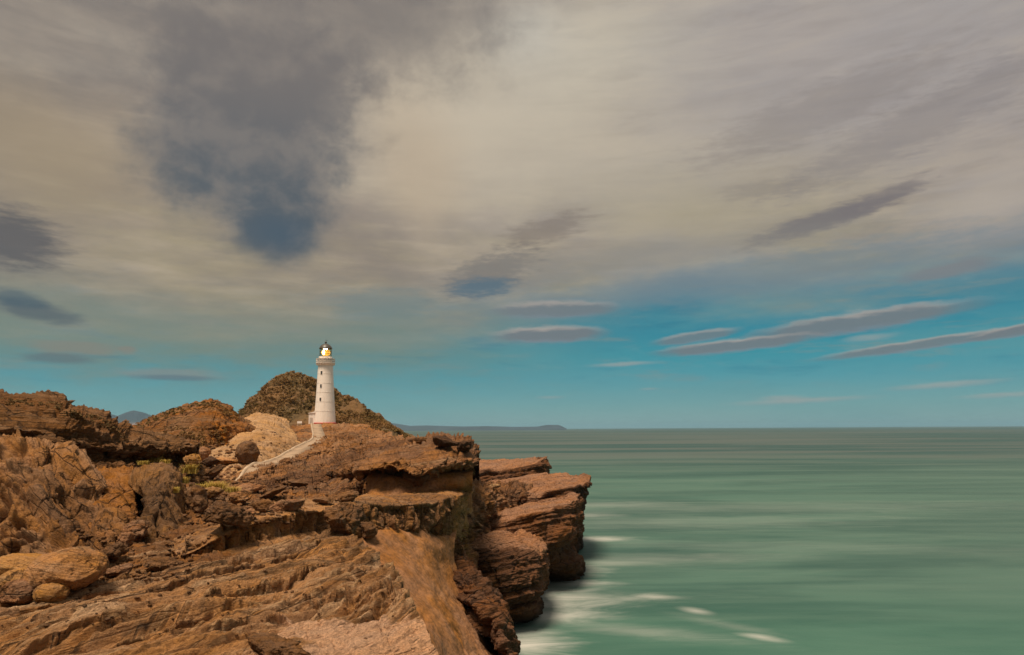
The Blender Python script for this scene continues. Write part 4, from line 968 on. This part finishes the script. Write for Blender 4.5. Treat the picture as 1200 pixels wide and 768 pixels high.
vs = [pr.verts.new(v) for v in [(-4.12, -1.85, 3.08), (-2.2, -1.85, 3.55), (-2.2, .75, 3.55), (-4.12, .75, 3.08), (-4.12, -1.85, 3.0), (-2.2, -1.85, 3.12), (-2.2, .75, 3.12), (-4.12, .75, 3.0)]]
for f in ((0, 1, 2, 3), (4, 5, 6, 7), (0, 1, 5, 4), (1, 2, 6, 5), (2, 3, 7, 6), (3, 0, 4, 7)): pr.faces.new([vs[i] for i in f])
shape('roof', pr, M_white, por)
pd = bmesh.new(); box(pd, (-3.3, -1.72, .9), (.8, .1, 1.9)); shape('door', pd, plain('pale_door_paint', (.5, .42, .36), .6), por)

# ------------------------------------------------------------------ path with its low wall
M_path = plain('pale_concrete', (.28, .195, .125), .9, .25, .5)
names = {o.name: o for o in C.objects}
head_b = bvh_of(names['headland']); ledge_b = bvh_of(names['path_ledge'])
pth_b = (head_b, ledge_b, bvh_of(names['pale_mound']))
def ground_z(x, y, trees=(head_b, ledge_b)):
    z = -5
    for t in trees:
        h = t.ray_cast(Vector((x, y, 60)), Vector((0, 0, -1)))
        if h[0] is not None: z = max(z, h[0].z)
    return z
PP = [(371, 499.5, 184), (373, 506, 168), (374.5, 513, 152), (374, 520, 134), (368, 526, 122), (356, 531, 112), (342, 536, 104), (325, 541.5, 96), (310, 546.5, 90), (297, 551.5, 85), (285, 557, 80)]
pc_ = cubic(np.array([W(*q) for q in PP]), 120)
def ribbon(cen, off0, off1, h0, h1, lift=0.0, closed=True):
    """a strip of the path between two sideways offsets, as a closed prism"""
    d = np.gradient(cen, axis=0); d[:, 2] = 0; d /= np.linalg.norm(d, axis=1)[:, None]
    s = np.stack([d[:, 1], -d[:, 0], 0 * d[:, 0]], -1)
    V = []
    for o_, h_ in ((off0, h0), (off0, h1), (off1, h1), (off1, h0)):
        q = cen + s * o_; q[:, 2] = cen[:, 2] + h_ + lift; V.append(q)
    V = np.stack(V, 1).reshape(-1, 3); n = len(cen); F_ = []
    for i in range(n - 1):
        for k in range(4):
            a = i * 4 + k; b = i * 4 + (k + 1) % 4; F_.append((a, b, b + 4, a + 4))
    return V, np.array(F_)
gz = np.array([ground_z(q[0], q[1], pth_b) for q in pc_]); gz = np.clip(gz, pc_[:, 2] - 1.2, pc_[:, 2] + .8)
k_ = np.ones(15) / 15; pc_[:, 2] = np.convolve(np.pad(gz, 7, 'edge'), k_, 'valid') + .42
pc_[-22:, 2] -= np.linspace(0, 1.5, 22)        # the near end runs down into the ground
V_, F_ = ribbon(pc_, -1.1, 1.3, -1.6, .10)
tag(mesh_obj('path', V_, F_, M_path, loc=tuple(pc_[60]), smooth_sh=False), kind='structure')
V_, F_ = ribbon(pc_, 1.25, 1.55, -1.2, .30)
tag(mesh_obj('path_wall', V_, F_, plain('pale_wall_plaster', (.38, .28, .19), .9, .25, .7), loc=tuple(pc_[60]), smooth_sh=False),
    'low pale kerb wall along the outer edge of the path up to the lighthouse', 'wall')
M_rail = plain('weathered_white_rail', (.55, .48, .42), .6, .2)
# small white marker left of the lighthouse
q = W(351, 497.5, 187); mk = bpy.data.objects.new('marker_board', None); C.objects.link(mk); mk.location = (q[0], q[1], q[2])
tag(mk, 'tiny white board on two posts on the ground left of the lighthouse foot', 'sign')
bm_ = bmesh.new(); box(bm_, (0, 0, .55), (1.3, .08, .6), 0, .01); shape('board', bm_, M_white, mk)
for s_ in (-.5, .5):
    bm_ = bmesh.new(); box(bm_, (s_, .09, -.1), (.1, .1, 1.5)); shape('post', bm_, M_rail, mk)

# ------------------------------------------------------------------ boulders
ico = bmesh.new(); bmesh.ops.create_icosphere(ico, subdivisions=6, radius=1.0)
ICO_V = np.array([v.co for v in ico.verts]); ICO_F = np.array([[v.index for v in f.verts] for f in ico.faces]); ico.free()
ico = bmesh.new(); bmesh.ops.create_icosphere(ico, subdivisions=5, radius=1.0)
ICO5_V = np.array([v.co for v in ico.verts]); ICO5_F = np.array([[v.index for v in f.verts] for f in ico.faces]); ico.free()
def camray(px, py, trees):
    d = Vector(rays(px, py)).normalized(); best = None
    for t in trees:
        h = t.ray_cast(Vector((0, 0, CAM_Z)), d)
        if h[0] is not None and (best is None or h[3] < best[3]): best = h
    return best
KEEP_Y = ()
def boulder(px, py, w, h, Y, label, mat, seed, tilt=0.0, round_=.6, depth=1.0, group=None, cat='boulder', name='boulder', cuts=9, jag=1.0):
    """px, py = middle of the boulder in the photo; w, h its size there; Y how far away it lies"""
    hit = camray(px, py + h * .42, land)
    if hit is not None and name not in KEEP_Y: Y = min(hit[0].y, Y * 1.35) * .992
    c = W(px, py, Y); k = Y / F * 1.12; sx, sz = w * k / 2, h * k / 2; sy = (sx + sz) / 2 * depth
    big = w > 34
    Vv = (ICO_V if big else ICO5_V).copy(); rs = np.random.RandomState(seed)
    for _ in range(cuts):
        nrm = unit(rs.normal(size=3) * np.array([1, 1, .9])); d = rs.uniform(.55, .9) * (0.75 + .35 * round_)
        t = Vv @ nrm - d; Vv -= np.clip(t, 0, None)[:, None] * nrm * (.97)
    Vv /= np.abs(Vv).max(0)
    n = Vv / np.linalg.norm(Vv, axis=1)[:, None]
    P = Vv * np.array([sx, sy, sz]); u = P / min(sx, sz)
    s_ = min(sx, sz)
    d = .16 * fbm(u * .9, 3, seed=seed) + .10 * layers(u[:, 2] * 2.6 + .4 * fbm(u * .8, 2, seed=seed), 3, seed) + .05 * layers(u[:, 2] * 7 + .5 * fbm(u, 2), 3, seed + 3) + .07 * fbm(u * 3.5, 4, .6, seed=seed + 2)
    d = d + .17 * facet(u, .75, (1, .2, .1), 1.3, .6, seed) + .07 * facet(u, .3, (1, .2, .1), 1.3, .6, seed + 1)
    cr = perlin(u * 1.3 + seed); d = d - .12 * np.exp(-(cr / .05) ** 2)
    P = P + n * (d * s_ * jag)[:, None]
    a = math.radians(tilt); R = np.array([[math.cos(a), 0, math.sin(a)], [0, 1, 0], [-math.sin(a), 0, math.cos(a)]]).T
    P = P @ R.T
    P = P + c
    base = (c[0], c[1], P[:, 2].min())
    return tag(mesh_obj(name, P, ICO_F if big else ICO5_F, mat, loc=base), label, cat, group)
def bmat(name, A, B, E, s=1.6): return rock_mat(name, A, B, (.05, .028, .018), E, s=s, nb=(.15, .1, 1), bandf=5, band=.3, dark=.4, pale=.4)
MB_or = bmat('boulder_orange', (.52, .28, .145), (.42, .21, .10), (.62, .37, .20), 1.3)
MB_ye = bmat('boulder_yellow', (.48, .26, .11), (.40, .21, .09), (.54, .33, .16), 1.3)
MB_pk = bmat('boulder_pinkish', (.36, .19, .12), (.28, .145, .09), (.44, .26, .16), 1.3)
MB_br = bmat('boulder_brown', (.22, .12, .07), (.16, .085, .05), (.32, .18, .10))
MB_dk = bmat('boulder_dark', (.105, .058, .036), (.08, .042, .03), (.18, .09, .05), .9)
BL = [
 (76, 669, 80, 44, 25.0, 'big rounded orange boulder resting on the slab below the rough outcrop', MB_or, 3, 12, 'g'),
 (22, 694, 36, 27, 22.6, 'small round pinkish boulder at the left edge of the picture', MB_pk, 5, 5, 'g'),
 (28, 664, 62, 26, 26.5, 'flat yellow slab lying behind the small round boulder at the left edge', MB_ye, 8, -4, 'g'),
 (26, 678, 46, 22, 24.8, 'cracked yellow block under the flat yellow slab at the left edge', MB_ye, 12, 6, 'g'),
 (60, 695, 34, 22, 23.4, 'low yellow rock tucked under the big rounded boulder', MB_ye, 14, 4, 'g'),
 (116, 655, 30, 14, 28.5, 'long grey brown stone leaning to the right above the big boulder', MB_br, 21, 30, None),
 (138, 668, 34, 12, 27.5, 'flat pink stone on the slab below the scree', MB_pk, 22, 6, None),
 (138, 646, 22, 18, 31, 'angular brown stone at the foot of the orange outcrop', MB_br, 24, 20, None),
 (160, 622, 24, 24, 33.5, 'rounded pinkish boulder against the foot of the buttress', MB_pk, 25, 10, None),
 (146, 634, 20, 16, 32.5, 'round pinkish stone left of the buttress foot', MB_pk, 27, -10, None),
 (186, 660, 42, 13, 30.2, 'flat grey rock patch lying on the slab under the buttress', MB_br, 28, -4, None),
 (262, 603, 56, 28, 41, 'large dark boulder with a pale top, biggest of the jumble right of the buttress', MB_br, 31, -4, None),
 (231, 588, 20, 32, 45, 'upright brown boulder beside the buttress', MB_br, 33, 8, None),
 (291, 604, 16, 12, 38.5, 'little round pink boulder in front of the large dark boulder', MB_pk, 35, 0, None),
 (281, 583, 28, 16, 50, 'tan boulder behind the large dark boulder', MB_or, 37, 10, None),
 (292, 572, 38, 11, 56, 'long pink slab lying behind the tan boulder', MB_pk, 39, 7, None),
 (308, 594, 24, 14, 45, 'squat brown boulder left of the pale lens-shaped one', MB_br, 41, 0, None),
 (336, 592, 38, 14, 44.5, 'pale lens-shaped boulder on the ledge above the fluted wall', MB_pk, 43, 6, None),
 (246, 578, 26, 12, 49, 'pale yellow boulder below the grass patch', MB_ye, 45, 8, None),
 (380, 587, 24, 8, 51, 'small flat dark stone on the ledge', MB_br, 47, -3, None),
 (404, 583, 30, 12, 53, 'flat layered stone lying beside the ochre alcove', MB_br, 49, 12, None),
 (387, 555.5, 8.5, 7, 64, 'single small dark stone perched on the ledge edge', MB_dk, 51, 0, None),
 (400, 609, 40, 33, 41, 'dark cube-like boulder bulging out of the fluted wall', MB_br, 53, 0, None),
 (430, 619, 20, 20, 44.5, 'dark broken rock in the hollow right of the cube-like boulder', MB_br, 55, 12, None),
 (290, 531, 23, 25, 105, 'dark pointed boulder at the foot of the pale mound', MB_br, 64, 0, 'p'),
 (246, 558, 34, 8, 66, 'fallen slab slanting down to the right above the jumble', MB_br, 59, 42, None),
 (247, 540, 22, 9, 78, 'dark flat rock under the end of the pale slab', MB_dk, 61, 4, None),
 (262, 541, 38, 8, 84, 'pale flat rock left of the dark pointed boulder', MB_or, 63, -3, None),
 (226, 541, 18, 16, 72, 'rounded yellowish boulder just right of the overhang tip', MB_ye, 65, 0, None),
 (238, 533, 14, 16, 80, 'pinkish stone standing above the yellowish boulder', MB_pk, 67, 0, None),
 (520, 518, 30, 12, 80, 'dark angular rock on top of the cape', MB_dk, 69, -6, None),
 (543, 522, 18, 15, 76, 'rough dark red rock on the seaward end of the cape', MB_dk, 71, 0, None),
 (494, 516, 28, 7, 84, 'low reddish rock on the cape left of the dark angular rock', MB_br, 73, 0, None),
 (578, 570, 15, 5, 78, 'tiny whitish stone on the shoulder right of the cape', M_cone, 75, 6, None),
 (488, 560, 26, 20, 57.5, 'dark lump hanging under the lip of the alcove', MB_dk, 77, 0, None),
 (346, 566, 26, 8, 66, 'low brown rock in the middle of the ledge below the path', MB_br, 81, -6, None),
 (318, 578, 34, 8, 54, 'narrow rock slab leaning down to the right behind the pale boulder', MB_br, 83, 28, None),
 (328, 760, 70, 26, 18.8, 'low rough dark rock on the slab near the bottom of the picture', MB_br, 85, -18, None),
]
land = [bvh_of(o) for o in list(C.objects) if o.type == 'MESH' and o.name in ('ground', 'path_ledge', 'headland', 'pale_mound', 'hillside', 'rock_slab', 'rock_wall', 'cape', 'clay_bank', 'rough_outcrop', 'orange_outcrop', 'buttress', 'dark_ridge', 'rock_shoulder', 'clay_slope')]
for (px, py, w, h, Y, lab, mt, sd, tl, _) in BL:
    boulder(px, py, w, h, Y, lab, mt, sd, tl, group='boulders on the rock shelf', jag=.45 if _ else (1.0 if w > 12 else .7), cuts=4 if _ else 9, round_=1.25 if _ else .6)
# loose rubble between the boulders: small stones past counting
gb = land
rs = np.random.RandomState(5); VV = []; FF = []; off = 0
ico = bmesh.new(); bmesh.ops.create_icosphere(ico, subdivisions=2, radius=1.0)
I2V = np.array([v.co for v in ico.verts]); I2F = np.array([[v.index for v in f.verts] for f in ico.faces]); ico.free()
for i in range(1010):
    r = rs.rand() if i < 900 else 2
    if r == 2: px, py, sz = rs.uniform(0, 470), 700 + 60 * rs.rand() ** 1.5 - 40 * rs.rand(), rs.uniform(.9, 2.8)
    elif r < .35: px, py, sz = rs.uniform(215, 350), rs.uniform(560, 615), rs.uniform(1.2, 4.5)
    elif r < .6: px, py, sz = rs.uniform(215, 300), rs.uniform(520, 570), rs.uniform(.9, 3.2)
    elif r < .8: px, py, sz = rs.uniform(90, 230), rs.uniform(620, 680), rs.uniform(1.2, 4)
    else: px, py, sz = rs.uniform(290, 430), rs.uniform(505, 585), rs.uniform(.8, 2.4)
    h = camray(px, py, gb)
    if h is None: continue
    s = sz * h[3] / F * .8
    v = I2V.copy()
    for _ in range(5):
        nr = unit(rs.normal(size=3)); v -= np.clip(v @ nr - rs.uniform(.45, .8), 0, None)[:, None] * nr
    v = v * np.array([s * rs.uniform(.8, 1.6), s * rs.uniform(.8, 1.4), s * rs.uniform(.5, .9)])
    a = rs.uniform(0, 6.3); v = v @ np.array([[math.cos(a), math.sin(a), 0], [-math.sin(a), math.cos(a), 0], [0, 0, 1]])
    VV.append(v + np.array(h[0]) + np.array([0, 0, s * .15])); FF.append(I2F + off); off += len(v)
q0 = VV[0].mean(0)
tag(mesh_obj('rubble', np.concatenate(VV), np.concatenate(FF), MB_br, loc=tuple(q0), smooth_sh=False), kind='stuff', label='small loose stones lying between the boulders', cat='rubble')

# ------------------------------------------------------------------ scrub on the hill, grass tussocks
hill_b = bvh_of(names['hill']); crest_b = [bvh_of(names[k]) for k in ('hillside', 'headland')]
rs = np.random.RandomState(11)
def scrub(name, pts, mat, label, seed):
    """low bushes made of many small leaf clumps"""
    rs = np.random.RandomState(seed); Vl = []; n_all = 0
    for (c, nrm, s) in pts:
        n = int(rs.uniform(16, 30))
        u = rs.normal(size=(n, 3)); u /= np.linalg.norm(u, axis=1)[:, None]; u[:, 2] = np.abs(u[:, 2])
        p = np.array(c) + u * s * rs.uniform(.35, 1.0, (n, 1)) * np.array([1.2, 1.2, .75])
        a = rs.normal(size=(n, 3)); a /= np.linalg.norm(a, axis=1)[:, None]; b = np.cross(a, rs.normal(size=(n, 3))); b /= np.linalg.norm(b, axis=1)[:, None]
        l = s * rs.uniform(.18, .4, (n, 1))
        Vl.append(np.stack([p - a * l, p + b * l * .8, p + a * l, p - b * l * .8], 1).reshape(-1, 3))
    V = np.concatenate(Vl); F4 = np.arange(len(V)).reshape(-1, 4)
    return tag(mesh_obj(name, V, F4, mat, loc=tuple(V.mean(0)), smooth_sh=False), label, 'scrub', kind='stuff')
def leafmat(name, A, B, Cc, s):
    m, p = new_mat(name); g = node('ShaderNodeNewGeometry'); pos = N(g.outputs['Position'])
    n = noise(pos, s, 4, .6); c = mixc(smooth(n, .4, .6), A, B); c = mixc(smooth(N(g.outputs['Random Per Island']), .4, 1.0) * .6, c, Cc)
    N.put(p.inputs['Base Color'], c); p.inputs['Roughness'].default_value = .9; p.inputs['Specular IOR Level'].default_value = .15
    return m
M_scrub = leafmat('scrub_leaves', (.115, .078, .025), (.20, .105, .035), (.24, .14, .05), .035)
pts = []
for i in range(5200):
    px = rs.uniform(268, 488); py = rs.uniform(ridge_y(px) - 1, 520)
    h = hill_b.ray_cast(Vector((0, 0, CAM_Z)), Vector(rays(px, py)).normalized())
    if h[0] is None: continue
    dn = perlin(np.array([[h[0].x * .07, h[0].y * .07, h[0].z * .09]]))[0] + .5 * perlin(np.array([[h[0].x * .25 + 9, h[0].y * .25, h[0].z * .25]]))[0]
    if dn < -.30 and py > ridge_y(px) + 2: continue
    pts.append((h[0], h[1], rs.uniform(.25, .75)))
scrub('scrub', pts, M_scrub, 'low dark green and brown scrub covering the hill behind the lighthouse', 3)
pts = []
for i in range(420):
    r = rs.rand()
    if r < .6: px = rs.uniform(145, 280); py = np.interp(px, [140, 172, 200, 228, 250, 275], [505, 489, 480, 473, 470, 484]) + rs.uniform(0, 9)
    else: px, py = rs.uniform(185, 265), rs.uniform(500, 525)
    h = camray(px, py, crest_b)
    if h is None: continue
    pts.append((h[0], h[1], rs.uniform(.15, .5)))
scrub('scrub', pts, M_scrub, 'thin dark scrub on the crest and slope of the orange hill', 4)
ridge_b = [bvh_of(names['dark_ridge'])]; pts = []
for i in range(130):
    px = rs.uniform(0, 150); py = np.interp(px, [a for a, b in TOP], [b for a, b in TOP]) + rs.uniform(-1, 8)
    h = camray(px, py, ridge_b)
    if h is not None: pts.append((h[0], h[1], rs.uniform(.06, .22)))
scrub('scrub', pts, leafmat('ridge_scrub_leaves', (.12, .075, .03), (.17, .10, .04), (.22, .135, .055), .3), 'sparse brown scrub along the top of the dark ridge', 6)
M_grass = leafmat('dry_yellow_grass', (.40, .28, .06), (.31, .23, .05), (.50, .36, .10), .8)
gt = [bvh_of(names[k]) for k in ('ground', 'dark_ridge', 'headland', 'path_ledge', 'buttress')]
def tussock(px, py, w, h, label, seed, group='yellow grass tufts on the rocks'):
    """a thin tuft of curved grass blades"""
    hit = camray(px, py + h * .35, gt)
    if hit is None: return
    rs = np.random.RandomState(seed); k = hit[3] / F; c = np.array(hit[0]) - np.array([0, 0, .08]); V = []; F_ = []
    nb = int(140 + w * 16)
    for i in range(nb):
        b = np.array([rs.normal() * w * k * .17, rs.normal() * w * k * .11, 0]); a = rs.uniform(0, 6.28); L_ = h * k * rs.uniform(.35, 1.0)
        d = np.array([math.cos(a), math.sin(a), 0]); sd = np.array([-d[1], d[0], 0]) * max(.012, .28 * k); o = len(V)
        gz_ = None
        for j, t in enumerate((0, .4, .75, 1)):
            p = b + d * L_ * .55 * t * t + np.array([0, 0, L_ * t * (1 - .25 * t)]); w_ = sd * (1 - t * .9)
            V += [p - w_, p + w_]
        for j in range(3): F_.append((o + 2*j, o + 2*j + 1, o + 2*j + 3, o + 2*j + 2))
    ob = mesh_obj('grass_tuft', np.array(V), np.array(F_), M_grass, smooth_sh=False); ob.location = tuple(c)
    tag(ob, label, 'grass tuft', group)
for i, (px, py, w, h, lab) in enumerate([
    (180, 536, 22, 12, 'bright yellow grass tuft at the foot of the dark overhang, above the buttress'),
    (194, 540, 12, 7, 'small yellow tuft on the top edge of the buttress, right of the bright tuft'),
    (222, 549, 20, 14, 'olive grass tuft on the slope below the overhang tip'),
    (214, 562, 14, 10, 'thin olive tuft beside the top right of the buttress'),
    (234, 570, 18, 9, 'yellow green tuft left of the widest grass patch'),
    (252, 569, 34, 14, 'widest yellow green grass patch in the middle of the jumble'),
    (272, 573, 20, 9, 'low grass tuft at the right end of the widest grass patch'),
    (205, 573, 10, 9, 'tiny green tuft against the right side of the buttress'),
    (168, 541, 14, 6, 'low dry tuft left of the bright yellow one'),
    (476, 513, 12, 5, 'low green tuft where the hillside runs down to the cape')]):
    tussock(px, py, w, h, lab, i + 40)

# ------------------------------------------------------------------ the air
hm = bpy.data.materials.new('air'); hm.use_nodes = True; N.tree = hm.node_tree; hm.node_tree.nodes.clear()
ho = hm.node_tree.nodes.new('ShaderNodeOutputMaterial'); hv = hm.node_tree.nodes.new('ShaderNodeVolumePrincipled')
hv.inputs['Color'].default_value = (.40, .74, .98, 1); hv.inputs['Density'].default_value = 0.000034; hv.inputs['Anisotropy'].default_value = 0.2
hm.node_tree.links.new(hv.outputs[0], ho.inputs['Volume'])
bm_ = bmesh.new(); box(bm_, (0, 16400, 99), (66000, 33700, 202)); hz = shape('haze', bm_, hm, None); tag(hz, kind='stuff')
